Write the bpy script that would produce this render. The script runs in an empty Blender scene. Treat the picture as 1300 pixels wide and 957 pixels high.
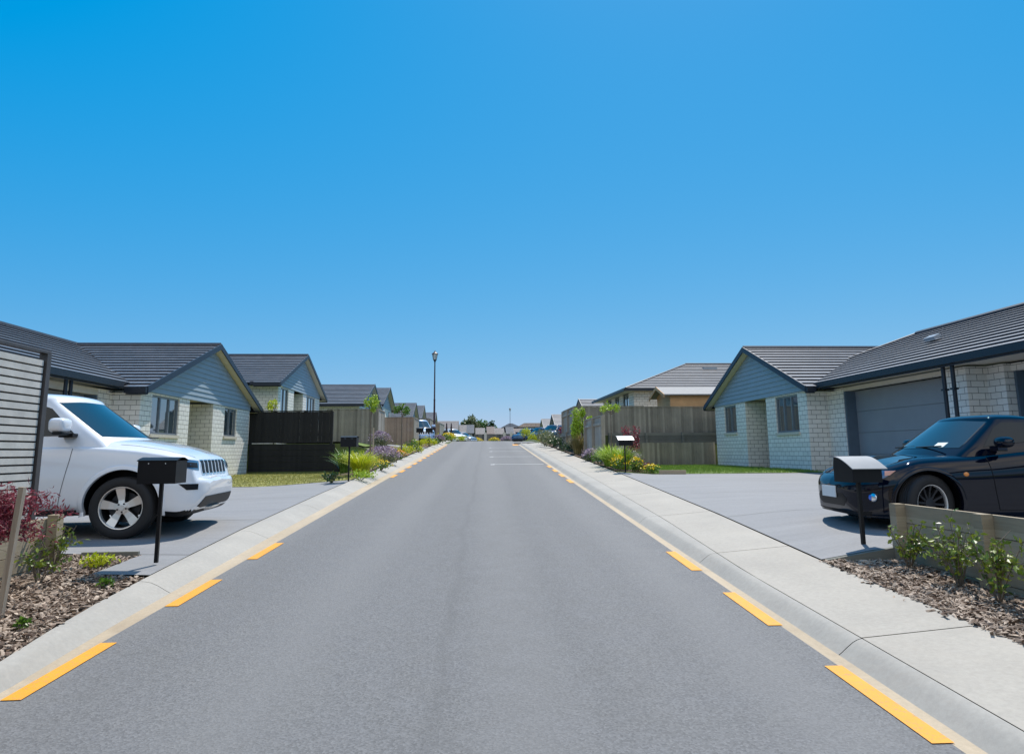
import bpy, bmesh, math, random
from mathutils import Vector, Matrix
from mathutils.bvhtree import BVHTree
random.seed(7)
scn = bpy.context.scene
COL = scn.collection
R = math.radians
SUN = Vector((0.22, 0.56, 1.0)).normalized()

# ------------------------------------------------------------------ helpers
def link(o, parent=None):
    COL.objects.link(o)
    if parent is not None:
        o.parent = parent
    return o

class MB:
    """collects geometry of ONE mesh object"""
    def __init__(s):
        s.v = []; s.f = []; s.m = []
    def vert(s, p):
        s.v.append(tuple(p)); return len(s.v) - 1
    def face(s, pts, mi=0):
        i = len(s.v); s.v.extend(tuple(p) for p in pts)
        s.f.append(tuple(range(i, i + len(pts)))); s.m.append(mi)
    def box(s, x0, x1, y0, y1, z0, z1, mi=0, mat=None):
        P = [(x0,y0,z0),(x1,y0,z0),(x1,y1,z0),(x0,y1,z0),(x0,y0,z1),(x1,y0,z1),(x1,y1,z1),(x0,y1,z1)]
        if mat is not None: P = [tuple(mat @ Vector(p)) for p in P]
        i = len(s.v); s.v.extend(P)
        for q in ((0,3,2,1),(4,5,6,7),(0,1,5,4),(1,2,6,5),(2,3,7,6),(3,0,4,7)):
            s.f.append(tuple(i + k for k in q)); s.m.append(mi)
    def prism(s, poly, axis, a, b, mi=0):
        """poly in the two other axes (cyclic order), extruded from a to b along axis 0/1/2"""
        def put(p, t):
            if axis == 0: return (t, p[0], p[1])
            if axis == 1: return (p[0], t, p[1])
            return (p[0], p[1], t)
        n = len(poly); i = len(s.v)
        s.v.extend(put(p, a) for p in poly); s.v.extend(put(p, b) for p in poly)
        s.f.append(tuple(i + k for k in range(n))); s.m.append(mi)
        s.f.append(tuple(i + n + k for k in reversed(range(n)))); s.m.append(mi)
        for k in range(n):
            j = (k + 1) % n
            s.f.append((i + k, i + n + k, i + n + j, i + j)); s.m.append(mi)
    def grid(s, rows, mi=0, closed=False):
        n = len(rows[0]); i = len(s.v)
        for r in rows: s.v.extend(tuple(p) for p in r)
        for a in range(len(rows) - 1):
            for b in range(n if closed else n - 1):
                c = (b + 1) % n
                s.f.append((i + a*n + b, i + a*n + c, i + (a+1)*n + c, i + (a+1)*n + b)); s.m.append(mi)
    def tube(s, pts, rad, n=8, mi=0, cap=True):
        rows = []
        pts = [Vector(p) for p in pts]
        if not hasattr(rad, '__len__'): rad = [rad] * len(pts)
        for k, p in enumerate(pts):
            d = (pts[min(k+1, len(pts)-1)] - pts[max(k-1, 0)]).normalized()
            a = d.orthogonal().normalized() if k == 0 else (a - d * a.dot(d)).normalized()
            b = d.cross(a)
            rows.append([p + (a*math.cos(2*math.pi*t/n) + b*math.sin(2*math.pi*t/n)) * rad[k] for t in range(n)])
        s.grid(rows, mi, True)
        if cap:
            s.face(list(reversed(rows[0])), mi); s.face(rows[-1], mi)
    def lathe(s, prof, origin=(0,0,0), axis='z', n=24, mi=0, closed=False):
        """prof: (radius, height) list"""
        rows = []
        o = Vector(origin)
        for r_, h in prof:
            row = []
            for t in range(n):
                c, d = r_*math.cos(2*math.pi*t/n), r_*math.sin(2*math.pi*t/n)
                if axis == 'z': q = (c, d, h)
                elif axis == 'y': q = (c, h, d)
                else: q = (h, c, d)
                row.append(o + Vector(q))
            rows.append(row)
        if closed: rows.append(rows[0])
        s.grid(rows, mi, True)
    def build(s, name, mats, parent=None, smooth=False, merge=False, normals=True, loc=None):
        if not isinstance(mats, (list, tuple)): mats = [mats]
        me = bpy.data.meshes.new(name)
        me.from_pydata(s.v, [], s.f)
        for m in mats: me.materials.append(m)
        me.polygons.foreach_set('material_index', s.m)
        if merge or normals:
            bm = bmesh.new(); bm.from_mesh(me)
            if merge: bmesh.ops.remove_doubles(bm, verts=bm.verts, dist=1e-4)
            if normals: bmesh.ops.recalc_face_normals(bm, faces=bm.faces)
            bm.to_mesh(me); bm.free()
        boxuv(me)
        if smooth:
            me.polygons.foreach_set('use_smooth', [True]*len(me.polygons))
            if smooth != True: me.set_sharp_from_angle(angle=R(smooth))
        me.update()
        o = bpy.data.objects.new(name, me)
        return link(o, parent)

def boxuv(me):
    uv = me.uv_layers.new(name='UVMap')
    out = [0.0]*(2*len(me.loops))
    Z = Vector((0,0,1))
    vs = me.vertices
    for p in me.polygons:
        n = p.normal
        if abs(n.z) > .985: t, b = Vector((1,0,0)), Vector((0,1,0))
        else:
            t = Z.cross(n).normalized(); b = n.cross(t)
        for li in p.loop_indices:
            c = vs[me.loops[li].vertex_index].co
            out[2*li] = c.dot(t); out[2*li+1] = c.dot(b)
    uv.data.foreach_set('uv', out)

def tag(o, label=None, cat=None, group=None, kind=None):
    if label: o['label'] = label
    if cat: o['category'] = cat
    if group: o['group'] = group
    if kind: o['kind'] = kind
    return o
def thing(name, label, cat, loc=(0,0,0), rz=0, group=None):
    o = bpy.data.objects.new(name, None); o.empty_display_size = .2
    o.location = loc; o.rotation_euler = (0,0,rz)
    link(o)
    return tag(o, label, cat, group)
def copy_tree(o, loc=None, rz=None, label=None, scale=None):
    def cp(a, parent):
        c = a.copy(); link(c, parent)
        for ch in a.children: cp(ch, c)
        return c
    c = cp(o, None)
    if loc is not None: c.location = loc
    if rz is not None: c.rotation_euler = (0,0,rz)
    if scale is not None: c.scale = (scale,)*3 if not hasattr(scale,'__len__') else scale
    if label: c['label'] = label
    return c

# ------------------------------------------------------------------ materials
MATS = {}
def new_mat(name):
    m = bpy.data.materials.new(name); m.use_nodes = True
    nt = m.node_tree; b = nt.nodes['Principled BSDF']
    return m, nt, b
def N(nt, t, **kw):
    n = nt.nodes.new(t)
    for k, v in kw.items():
        if k.startswith('i_'):
            key = k[2:].replace('_', ' ')
            n.inputs[key].default_value = v
        else: setattr(n, k, v)
    return n
def mix(nt, fac, a, b, mode='MIX'):
    n = nt.nodes.new('ShaderNodeMix'); n.data_type = 'RGBA'; n.blend_type = mode
    for s, v in ((n.inputs[0], fac), (n.inputs[6], a), (n.inputs[7], b)):
        if isinstance(v, bpy.types.NodeSocket): nt.links.new(v, s)
        elif hasattr(v, '__len__'): s.default_value = (*v, 1) if len(v) == 3 else v
        else: s.default_value = v
    return n.outputs[2]
def ramp(nt, sock, p0, p1, c0=(0,0,0,1), c1=(1,1,1,1)):
    n = nt.nodes.new('ShaderNodeValToRGB')
    n.color_ramp.elements[0].position = p0; n.color_ramp.elements[1].position = p1
    n.color_ramp.elements[0].color = c0; n.color_ramp.elements[1].color = c1
    nt.links.new(sock, n.inputs[0]); return n.outputs[0]
def noise(nt, scale, detail=4, rough=.6, coord='Object', dist=0, stretch=None):
    tc = nt.nodes.new('ShaderNodeTexCoord'); out = tc.outputs[coord]
    if stretch:
        mp = nt.nodes.new('ShaderNodeMapping'); mp.inputs['Scale'].default_value = stretch
        nt.links.new(out, mp.inputs[0]); out = mp.outputs[0]
    n = N(nt, 'ShaderNodeTexNoise', i_Scale=scale, i_Detail=detail, i_Roughness=rough, i_Distortion=dist)
    nt.links.new(out, n.inputs['Vector']); return n.outputs['Fac']
def bump(nt, b, h, strength=.3, dist=.01, prev=None):
    n = N(nt, 'ShaderNodeBump', i_Strength=strength, i_Distance=dist)
    nt.links.new(h, n.inputs['Height'])
    if prev is not None: nt.links.new(prev, n.inputs['Normal'])
    nt.links.new(n.outputs[0], b.inputs['Normal']); return n.outputs[0]
def mat(name, col, rough=.6, metal=0, var=.12, scale=6, bumpS=0, bumpScale=60, coat=0, spec=.5, bd=.004):
    m, nt, b = new_mat(name)
    b.inputs['Roughness'].default_value = rough; b.inputs['Metallic'].default_value = metal
    b.inputs['Coat Weight'].default_value = coat; b.inputs['Specular IOR Level'].default_value = spec
    b.inputs['Coat Roughness'].default_value = .03
    if var:
        f = noise(nt, scale)
        c0 = [c*(1-var) for c in col]; c1 = [min(1, c*(1+var)) for c in col]
        nt.links.new(mix(nt, ramp(nt, f, .3, .7), c0, c1), b.inputs['Base Color'])
    else: b.inputs['Base Color'].default_value = (*col, 1)
    if bumpS: bump(nt, b, noise(nt, bumpScale), bumpS, bd)
    MATS[name] = m
    return m

def m_asphalt():
    m, nt, b = new_mat('asphalt')
    big = noise(nt, .35, 3, .5, stretch=(2.2,.06,1)); med = noise(nt, 4, 4, .6); 
    tc = nt.nodes.new('ShaderNodeTexCoord')
    vo = N(nt, 'ShaderNodeTexVoronoi', i_Scale=85.0); nt.links.new(tc.outputs['Object'], vo.inputs['Vector'])
    c = mix(nt, ramp(nt, big, .35, .65), (.114,.114,.114), (.150,.150,.150))
    c = mix(nt, ramp(nt, med, .35, .7), c, (.132,.133,.136))
    c2 = mix(nt, ramp(nt, vo.outputs['Color'], .1, .9), (.45,.45,.45), (1.55,1.55,1.55))
    c = mix(nt, .45, c, c2, 'MULTIPLY')
    # wheel tracks polished a little paler, along the road
    sx = nt.nodes.new('ShaderNodeSeparateXYZ'); nt.links.new(tc.outputs['Object'], sx.inputs[0])
    uu = N(nt, 'ShaderNodeMath', operation='MULTIPLY_ADD'); nt.links.new(sx.outputs[1], uu.inputs[0]); uu.inputs[1].default_value = -.02055; nt.links.new(sx.outputs[0], uu.inputs[2])
    wob = noise(nt, .5, 3, .6)
    uw = N(nt, 'ShaderNodeMath', operation='MULTIPLY_ADD'); nt.links.new(wob, uw.inputs[0]); uw.inputs[1].default_value = .35; nt.links.new(uu.outputs[0], uw.inputs[2])
    sn = N(nt, 'ShaderNodeMath', operation='MULTIPLY'); nt.links.new(uw.outputs[0], sn.inputs[0]); sn.inputs[1].default_value = 4.2
    si = N(nt, 'ShaderNodeMath', operation='SINE'); nt.links.new(sn.outputs[0], si.inputs[0])
    c = mix(nt, ramp(nt, si.outputs[0], .0, 1.0, (0,0,0,1), (.35,.35,.35,1)), c, (.175,.174,.172))
    # paving seam near the middle
    ab = N(nt, 'ShaderNodeMath', operation='ADD'); nt.links.new(uw.outputs[0], ab.inputs[0]); ab.inputs[1].default_value = .10
    ab2 = N(nt, 'ShaderNodeMath', operation='ABSOLUTE'); nt.links.new(ab.outputs[0], ab2.inputs[0])
    seam_ = ramp(nt, ab2.outputs[0], .0, .07, (.30,.30,.30,1), (0,0,0,1)); c = mix(nt, seam_, c, (.085,.085,.085))
    sp2 = noise(nt, 1.7, 5, .75); c = mix(nt, ramp(nt, sp2, .66, .74, (0,0,0,1), (.35,.35,.35,1)), c, (.08,.08,.082))
    ed = N(nt, 'ShaderNodeMath', operation='ADD'); nt.links.new(uu.outputs[0], ed.inputs[0]); ed.inputs[1].default_value = .245
    ed2 = N(nt, 'ShaderNodeMath', operation='ABSOLUTE'); nt.links.new(ed.outputs[0], ed2.inputs[0])
    fn = noise(nt, 220, 2, .7)
    c = mix(nt, ramp(nt, fn, .66, .74), c, (.32,.32,.31))
    sp = noise(nt, 9, 6, .85); c = mix(nt, ramp(nt, sp, .74, .78), c, (.24,.235,.22))
    nt.links.new(c, b.inputs['Base Color']); b.inputs['Roughness'].default_value = .82
    bump(nt, b, vo.outputs['Distance'], .5, .004)
    return m
def m_concrete(name, c0, c1, stain=(.36,.31,.25), st=.35, stretch=None):
    m, nt, b = new_mat(name)
    n1 = noise(nt, 1.3, 6, .65, stretch=stretch); n2 = noise(nt, 28, 5, .7); n3 = noise(nt, 260, 2, .6)
    c = mix(nt, ramp(nt, n1, .3, .7), c0, c1)
    c = mix(nt, .22, c, mix(nt, ramp(nt, n2, .3, .7), (.55,.55,.55), (1.35,1.35,1.35)), 'MULTIPLY')
    n4 = noise(nt, .7, 7, .75, dist=1.0)
    f = mix(nt, ramp(nt, n4, .55, .8), (0,0,0), (st,st,st))
    c = mix(nt, f, c, stain)
    nt.links.new(mix(nt, .25, c, mix(nt, n3, (.5,.5,.5), (1.5,1.5,1.5)), 'MULTIPLY'), b.inputs['Base Color'])
    b.inputs['Roughness'].default_value = .8
    bump(nt, b, n3, .35, .003)
    return m
def m_brick():
    m, nt, b = new_mat('pale_brick')
    tc = nt.nodes.new('ShaderNodeTexCoord')
    br = N(nt, 'ShaderNodeTexBrick', i_Scale=1.0)
    br.inputs['Brick Width'].default_value = .29; br.inputs['Row Height'].default_value = .132
    br.inputs['Mortar Size'].default_value = .006; br.inputs['Mortar Smooth'].default_value = .15
    br.inputs['Bias'].default_value = 0
    br.inputs['Color1'].default_value = (.76,.74,.69,1); br.inputs['Color2'].default_value = (.84,.82,.77,1)
    br.inputs['Mortar'].default_value = (.19,.18,.165,1)
    nt.links.new(tc.outputs['UV'], br.inputs['Vector'])
    n = noise(nt, 14, 5, .7)
    c = mix(nt, .3, br.outputs['Color'], mix(nt, n, (.6,.6,.58), (1.3,1.3,1.3)), 'MULTIPLY')
    nt.links.new(c, b.inputs['Base Color']); b.inputs['Roughness'].default_value = .85
    inv = N(nt, 'ShaderNodeMath', operation='SUBTRACT'); inv.inputs[0].default_value = 1
    nt.links.new(br.outputs['Fac'], inv.inputs[1])
    p = bump(nt, b, inv.outputs[0], .8, .012)
    bump(nt, b, noise(nt, 90), .25, .004, p)
    return m
def m_rooftile():
    m, nt, b = new_mat('charcoal_roof_tile')
    tc = nt.nodes.new('ShaderNodeTexCoord')
    br = N(nt, 'ShaderNodeTexBrick', i_Scale=1.0)
    br.inputs['Brick Width'].default_value = .33; br.inputs['Row Height'].default_value = .34
    br.inputs['Mortar Size'].default_value = .006; br.inputs['Mortar Smooth'].default_value = .3
    br.inputs['Color1'].default_value = (.105,.115,.135,1); br.inputs['Color2'].default_value = (.15,.16,.185,1)
    br.inputs['Mortar'].default_value = (.03,.032,.038,1)
    nt.links.new(tc.outputs['UV'], br.inputs['Vector'])
    n = noise(nt, 5, 5, .7)
    nt.links.new(mix(nt, .5, br.outputs['Color'], mix(nt, n, (.6,.6,.6), (1.35,1.35,1.35)), 'MULTIPLY'), b.inputs['Base Color'])
    b.inputs['Roughness'].default_value = .38; b.inputs['Specular IOR Level'].default_value = .6
    bump(nt, b, noise(nt, 45), .2, .004)
    return m
def m_wood(name, c0, c1, pale=None, board=.1, vertical=True):
    """weathered timber boards with grain along the board; boards tell apart by a per-board tone"""
    m, nt, b = new_mat(name)
    tc = nt.nodes.new('ShaderNodeTexCoord')
    sep = nt.nodes.new('ShaderNodeSeparateXYZ'); nt.links.new(tc.outputs['UV'], sep.inputs[0])
    dv = N(nt, 'ShaderNodeMath', operation='DIVIDE'); nt.links.new(sep.outputs[0 if vertical else 1], dv.inputs[0]); dv.inputs[1].default_value = board
    fl = N(nt, 'ShaderNodeMath', operation='FLOOR'); nt.links.new(dv.outputs[0], fl.inputs[0])
    wn = N(nt, 'ShaderNodeTexWhiteNoise', noise_dimensions='1D'); nt.links.new(fl.outputs[0], wn.inputs['W'])
    st = (28, 1.6, 1) if vertical else (1.6, 28, 1)
    gr = noise(nt, 2.2, 6, .7, 'UV', .4, st); bl = noise(nt, 1.1, 4, .6, 'Object')
    c = mix(nt, wn.outputs['Value'], c0, c1)
    c = mix(nt, .65, c, mix(nt, gr, (.45,.45,.45), (1.5,1.5,1.5)), 'MULTIPLY')
    c = mix(nt, .5, c, mix(nt, ramp(nt, bl, .3, .7), (.65,.67,.66), (1.3,1.28,1.24)), 'MULTIPLY')
    nt.links.new(c, b.inputs['Base Color']); b.inputs['Roughness'].default_value = .85
    bump(nt, b, gr, .4, .004)
    return m
def m_leaf(name, c0, c1, rough=.5, trans=.25):
    m, nt, b = new_mat(name)
    g = nt.nodes.new('ShaderNodeNewGeometry')
    c = mix(nt, g.outputs['Random Per Island'], c0, c1)
    nt.links.new(c, b.inputs['Base Color']); b.inputs['Roughness'].default_value = rough
    tr = nt.nodes.new('ShaderNodeBsdfTranslucent'); nt.links.new(c, tr.inputs['Color'])
    ms = nt.nodes.new('ShaderNodeMixShader'); ms.inputs[0].default_value = trans
    out = nt.nodes['Material Output']
    nt.links.new(b.outputs[0], ms.inputs[1]); nt.links.new(tr.outputs[0], ms.inputs[2]); nt.links.new(ms.outputs[0], out.inputs[0])
    return m
def m_glass(name, col, spec=.8, rough=.02, coat=.6):
    m = mat(name, col, rough, 0, 0, spec=spec, coat=coat); return m

def m_paint(name, col):
    m, nt, b = new_mat(name)
    n1 = noise(nt, 34, 5, .8); n2 = noise(nt, 4, 4, .7); n3 = noise(nt, 170, 2, .6)
    c = mix(nt, ramp(nt, n2, .3, .7), [v*.88 for v in col], col)
    w = mix(nt, ramp(nt, n1, .54, .64), (0,0,0), (.55,.55,.55)); c = mix(nt, w, c, (.16,.155,.14))
    c = mix(nt, .25, c, mix(nt, n3, (.4,.4,.4), (1.5,1.5,1.5)), 'MULTIPLY')
    nt.links.new(c, b.inputs['Base Color']); b.inputs['Roughness'].default_value = .65
    bump(nt, b, n3, .4, .003); return m
M = {
 'asphalt': m_asphalt(),
 'path': m_concrete('footpath_concrete', (.325,.30,.26), (.385,.355,.305)),
 'kerb': m_concrete('kerb_concrete', (.305,.29,.26), (.37,.35,.31)),
 'channel': m_concrete('channel_concrete', (.37,.295,.20), (.46,.375,.265), (.22,.165,.11), .6, (3,.35,1)),
 'drive': m_concrete('driveway_concrete', (.20,.202,.208), (.24,.242,.247), (.19,.195,.20), .3, (.5,2.5,1)),
 'yellow': m_paint('yellow_road_paint', (.80,.335,.008)),
 'white_paint': mat('white_road_paint', (.62,.63,.62), .6, var=.12, scale=9),
 'brick': m_brick(), 'tile': m_rooftile(),
 'tile_pale': mat('faded_roof_tile', (.20,.185,.185), .6, var=.2, scale=3),
 'tile_brown': mat('brown_roof_tile', (.16,.12,.11), .6, var=.2, scale=3),
 'ridge_riser_shade': mat('ridge_and_riser_shade', (.05,.055,.068), .45, var=.25, scale=9),  # ridge caps, and the painted shade on the tile course risers
 'fascia': mat('dark_blue_fascia', (.012,.026,.05), .5, var=.1),
 'gutter': mat('gutter_steel', (.008,.014,.024), .45, var=.1),
 'board': mat('painted_weatherboard', (.27,.345,.41), .6, var=.06, scale=3),
 'soffit': mat('cream_soffit', (.60,.56,.48), .7, var=.05),
 'alu': mat('grey_aluminium', (.20,.23,.26), .4, .3, var=.06),
 'garage': mat('grey_garage_door', (.25,.27,.295), .5, var=.05, scale=2),
 'reveal': mat('door_reveal', (.10,.14,.18), .5, var=.06),
 'glass': m_glass('window_glass', (.05,.075,.09), 1.0, .02, 1.0),
 'carglass': m_glass('car_glass', (.006,.018,.022), .6, .015, .35),
 'sideglass': m_glass('car_side_glass', (.004,.012,.014), .5, .02, 0),
 'curtain': mat('net_curtain', (.5,.5,.48), .9, var=.1),
 'sill': mat('brick_sill', (.58,.53,.45), .85, var=.15, scale=20, bumpS=.3),
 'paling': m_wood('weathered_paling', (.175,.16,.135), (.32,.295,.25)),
 'paling_far': m_wood('far_dark_paling', (.07,.07,.07), (.19,.18,.165), board=.35),
 'paling_pale_sunlit': m_wood('pale_sunlit_paling', (.33,.30,.25), (.46,.42,.36)),  # paler copy of the paling, sunlight on the fence returns put into the colour
 'paling_brown': m_wood('brown_paling', (.27,.20,.155), (.38,.29,.22)),
 'black_board': m_wood('black_stained_board', (.008,.009,.011), (.016,.017,.019)),
 'timber': m_wood('treated_timber', (.31,.25,.17), (.42,.345,.24), board=.15, vertical=False),
 'dark_timber': m_wood('dark_retaining_timber', (.12,.125,.11), (.19,.19,.165), board=.18, vertical=False),
 'shedroof': mat('pale_shed_roof', (.20,.21,.22), .7, var=.08),
 'shed': m_wood('new_shed_timber', (.50,.28,.14), (.62,.38,.2), board=.14, vertical=False),
 'slat': mat('pale_grey_slat', (.60,.575,.52), .65, var=.14, scale=5, bumpS=.2),
 'slatframe': mat('bronze_frame', (.07,.065,.065), .5, var=.1),
 'black': mat('black_powdercoat', (.004,.005,.007), .45, var=.1, spec=.25),
 'galv': mat('silver_lid_steel', (.27,.28,.29), .5, .15, var=.05),
 'maroon': mat('maroon_paint', (.045,.018,.024), .5, var=.1),
 'lampglass': mat('lamp_glass', (.45,.55,.6), .1, var=0),
 'carwhite': mat('white_car_paint', (.78,.80,.83), .25, 0, 0, coat=1),
 'carblack': mat('blue_black_car_paint', (.001,.003,.011), .35, 0, 0, coat=1, spec=.0),
 'carsilver': mat('silver_car_paint', (.42,.44,.46), .3, .4, 0, coat=1),
 'carblue': mat('light_blue_van_paint', (.35,.50,.72), .3, 0, 0, coat=1),
 'cardark': mat('dark_blue_car_paint', (.02,.03,.08), .3, 0, 0, coat=1),
 'plastic': mat('black_plastic', (.005,.005,.006), .5, var=0, spec=.3),
 'rubber': mat('tyre_rubber', (.014,.014,.015), .75, var=.1),
 'alloy': mat('polished_alloy', (.78,.76,.73), .34, .8, 0),
 'darkalloy': mat('dark_alloy', (.04,.04,.045), .4, .6, 0),
 'chrome': mat('chrome_trim', (.75,.76,.78), .12, 1, 0),
 'lens': mat('headlamp_lens', (.10,.16,.24), .08, .5, 0, coat=1, spec=.8),
 'amber': mat('amber_lens', (.75,.25,.03), .15, 0, 0, coat=1),
 'amberpale': mat('peach_reflector', (.80,.36,.22), .2, 0, 0, coat=1),
 'plate': mat('number_plate', (.72,.73,.72), .4, 0, 0),
 'bluelens': mat('blue_tinted_lens', (.05,.18,.75), .08, 0, 0, coat=1),
 'mulch_base': mat('bark_mulch_soil', (.13,.085,.055), .95, var=.4, scale=18, bumpS=1, bumpScale=30, bd=.02),
 'chip': m_leaf('bark_chip', (.10,.06,.04), (.50,.40,.31), .9, 0),
 'earth': mat('grassy_ground', (.09,.115,.035), .95, var=.35, scale=.8, bumpS=.5, bumpScale=20),
 'lawn': mat('lawn_turf', (.13,.19,.035), .95, var=.35, scale=2.2, bumpS=.8, bumpScale=60, bd=.02),
 'lawn_dry': mat('dry_lawn_turf', (.24,.235,.06), .95, var=.3, scale=1.4, bumpS=.8, bumpScale=60, bd=.02),
 'blade': m_leaf('grass_blade', (.10,.19,.02), (.20,.32,.05)),
 'blade_dry': m_leaf('dry_grass_blade', (.20,.24,.05), (.36,.32,.10)),
 'leaf': m_leaf('green_leaf', (.06,.14,.015), (.15,.28,.035), .4),
 'leaf_dark': m_leaf('dark_leaf', (.02,.055,.012), (.05,.11,.025), .35),
 'leaf_gloss': m_leaf('glossy_leaf', (.06,.12,.012), (.24,.30,.03), .38, .2),
 'leaf_lime': m_leaf('lime_leaf', (.26,.42,.02), (.44,.56,.05)),
 'leaf_yellow': m_leaf('yellow_green_leaf', (.38,.48,.015), (.62,.62,.03)),
 'leaf_grey': m_leaf('grey_green_leaf', (.12,.16,.07), (.22,.24,.12)),
 'leaf_brown': m_leaf('brown_grass', (.20,.17,.06), (.34,.27,.10)),
 'leaf_red': m_leaf('red_maple_leaf', (.09,.010,.02), (.36,.07,.10), .5, .3),
 'flower_yellow': m_leaf('yellow_petal', (.72,.50,.01), (.85,.68,.03)),
 'flower_orange': m_leaf('orange_petal', (.80,.28,.01), (.88,.50,.02)),
 'flower_purple': m_leaf('mauve_petal', (.24,.17,.25), (.42,.33,.42)),
 'flower_pink': m_leaf('pink_petal', (.55,.10,.16), (.7,.2,.28)),
 'bark': mat('young_bark', (.16,.13,.10), .9, var=.3, scale=30),
 'stake': m_wood('garden_stake', (.30,.24,.18), (.42,.35,.27)),
 'skylight': mat('skylight_pane', (.32,.35,.38), .3, var=0),
 'paper': mat('permit_paper', (.65,.75,.75), .6, var=0),
 'hills': mat('far_hills', (.05,.075,.06), .95, var=.2, scale=.02),
}
# ------------------------------------------------------------------ land
S_, K_ = .0428, .02055
def zr(y):
    y = max(y, -16)
    if y <= 52: return S_*y
    if y <= 62: return S_*y - S_*(y-52)**2/20
    return zr(62)
def lerp(t, a, b): return a + (b-a)*max(0, min(1, t))
def table(v, T):
    if v <= T[0][0]: return T[0][1]
    for (a, p), (b, q) in zip(T, T[1:]):
        if v <= b: return p + (q-p)*(v-a)/(b-a)
    return T[-1][1]
def ukl(y): return table(y, [(4.4,-2.87),(5.5,-3.04),(7,-3.13),(9.5,-3.24),(14,-3.3),(60,-3.3)])
def upr(y): return table(y, [(6.5,3.22),(10,3.36),(17.6,3.48),(60,3.5)])
def lotL(y):
    if y < 27.4: return min(.73, max(.42, .5 + .0225*(y-8.7)))
    return 1.93 if y < 42 else lerp((y-42)/10, 1.93, 2.45)
def lotR(y):
    if y < 27.35: return min(.9, max(.52, .6 + .025*(y-7.3)))
    if y < 28.15: return 1.8
    return lerp((y-45)/15, 2.2, 1.7)
def GH(x, y):
    """height of the land behind the kerbs"""
    u = x - K_*y; z0 = zr(y)
    if u < 0:
        k = ukl(y)
        e = -5.3 - K_*0 - k
        return lerp((u-k)/(-2.1), z0 + .10, lotL(y))
    p = upr(y)
    if y < 6.62 and x < 4.3: return z0 + .165
    if y < 27.35: return lerp((u-p)/.9, z0 + .16, lotR(y))
    return lerp((u-p-.35)/.9, z0 + .17, lotR(y))
def sheet(name, xs, ys, zf, m, off=0, kind='structure', xf=None):
    b = MB(); rows = []
    for y in ys: rows.append([((xf(x, y) if xf else x), y, zf((xf(x, y) if xf else x), y) + off) for x in xs])
    b.grid(rows); o = b.build(name, m, smooth=40, normals=False)
    return tag(o, kind=kind)
def fr(a, b, n): return [a + (b-a)*i/n for i in range(n+1)]

ys = [-400,-120,-60,-30,-16] + fr(-12, 27.33, 60) + fr(27.42, 28.13, 3) + fr(28.17, 70, 60) + [80,100,130,160,200,300,500,1500]
xs = [-1500,-500,-200,-90,-50,-30,-20,-14,-10,-8] + fr(-7, -2.5, 18) + [-2.3,0,1.9] + fr(2.2, 7, 24) + [8,10,14,20,30,50,90,200,500,1500]
def gz(x, y):
    u = x - K_*y
    if -3.3 < u < 3.6: return zr(y) - .12
    return GH(x, y) - .05
sheet('ground', xs, ys, gz, M['earth'])

U = lambda u, y: u + K_*y
ry = fr(-14, 70, 84) + [80,100,140]
b = MB(); b.grid([[(U(u,y), y, zr(y) + .012*(1-abs(u+.24)/2.42)) for u in fr(-2.66, 2.17, 8)] for y in ry])
tag(b.build('road', M['asphalt'], smooth=True, normals=False), kind='structure')
b = MB(); b.grid([[(x, y, zr(y)+.002) for x in fr(U(2.17, y), 24, 6)] for y in fr(47.4, 54, 6)])
tag(b.build('side_road', M['asphalt'], smooth=True, normals=False), kind='structure')
# left channel and kerb: one cross-section swept along the road; a joint every 3 m
def kerb_left(y):
    k = ukl(y); w = -k - 2.66
    P = [(-2.66,.0),(-2.66-.12*w,-.006),(-2.66-.36*w,0)]
    Q = [(-2.66-.36*w,0),(-2.66-.44*w,.018),(-2.66-.6*w,.06),(-2.66-.74*w,.088),(-2.66-.86*w,.100),(k,.104),(k,.04)]
    return P, Q
def kerb_right(y):
    j = upr(y) - .80
    P = [(2.17,0),(2.215,-.004),(2.27,0)]
    Q = [(2.27,0),(2.29,.014),(2.33,.046),(2.37,.075),(2.40,.090),(j+.01,.098),(j+.01,.04)]
    return P, Q
def sweep(idx, fn, y0, y1, name, m, joint=0):
    b = MB(); y = y0
    st = joint or (y1-y0)
    while y < y1 - 1e-6:
        e = min(y + st, y1); yy = fr(y, e - (.008 if joint else 0), max(2, int((e-y)/.6)))
        b.grid([[(U(u, t), t, zr(t) + z) for u, z in fn(t)[idx]] for t in yy])
        y = e
    return tag(b.build(name, m, smooth=50), kind='structure')
sweep(0, kerb_left, -12, 58, 'channel', M['channel'])
sweep(0, kerb_right, -12, 46.9, 'channel', M['channel'])
sweep(1, kerb_left, .75, 58, 'kerb', M['kerb'], 2.9)
sweep(1, kerb_right, -1.26, 46.9, 'kerb', M['kerb'], 2.9)
b = MB(); y = 4.54 - 2.9*5
while y < 45:
    e = min(y + 2.9, 46.9)
    yy = fr(y + .006, e - .006, 5)
    b.grid([[(U(lerp(t, upr(q)-.785, upr(q)), q), q, zr(q) + lerp(t, .100, .16)) for t in (0,.5,1)] + [(U(upr(q), q), q, zr(q)+.03)] for q in yy])
    y = e
tag(b.build('footpath', M['path'], smooth=40), kind='structure')
b = MB()
for a0, a1, rr in ((46.9,47.4,0),):
    b.box(2.9, 14, 46.95, 47.35, 1.9, zr(47)+.10); b.box(3.4, 14, 46.0, 46.94, 1.9, zr(46.5)+.11)
tag(b.build('kerb', M['path']), kind='structure')

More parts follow.
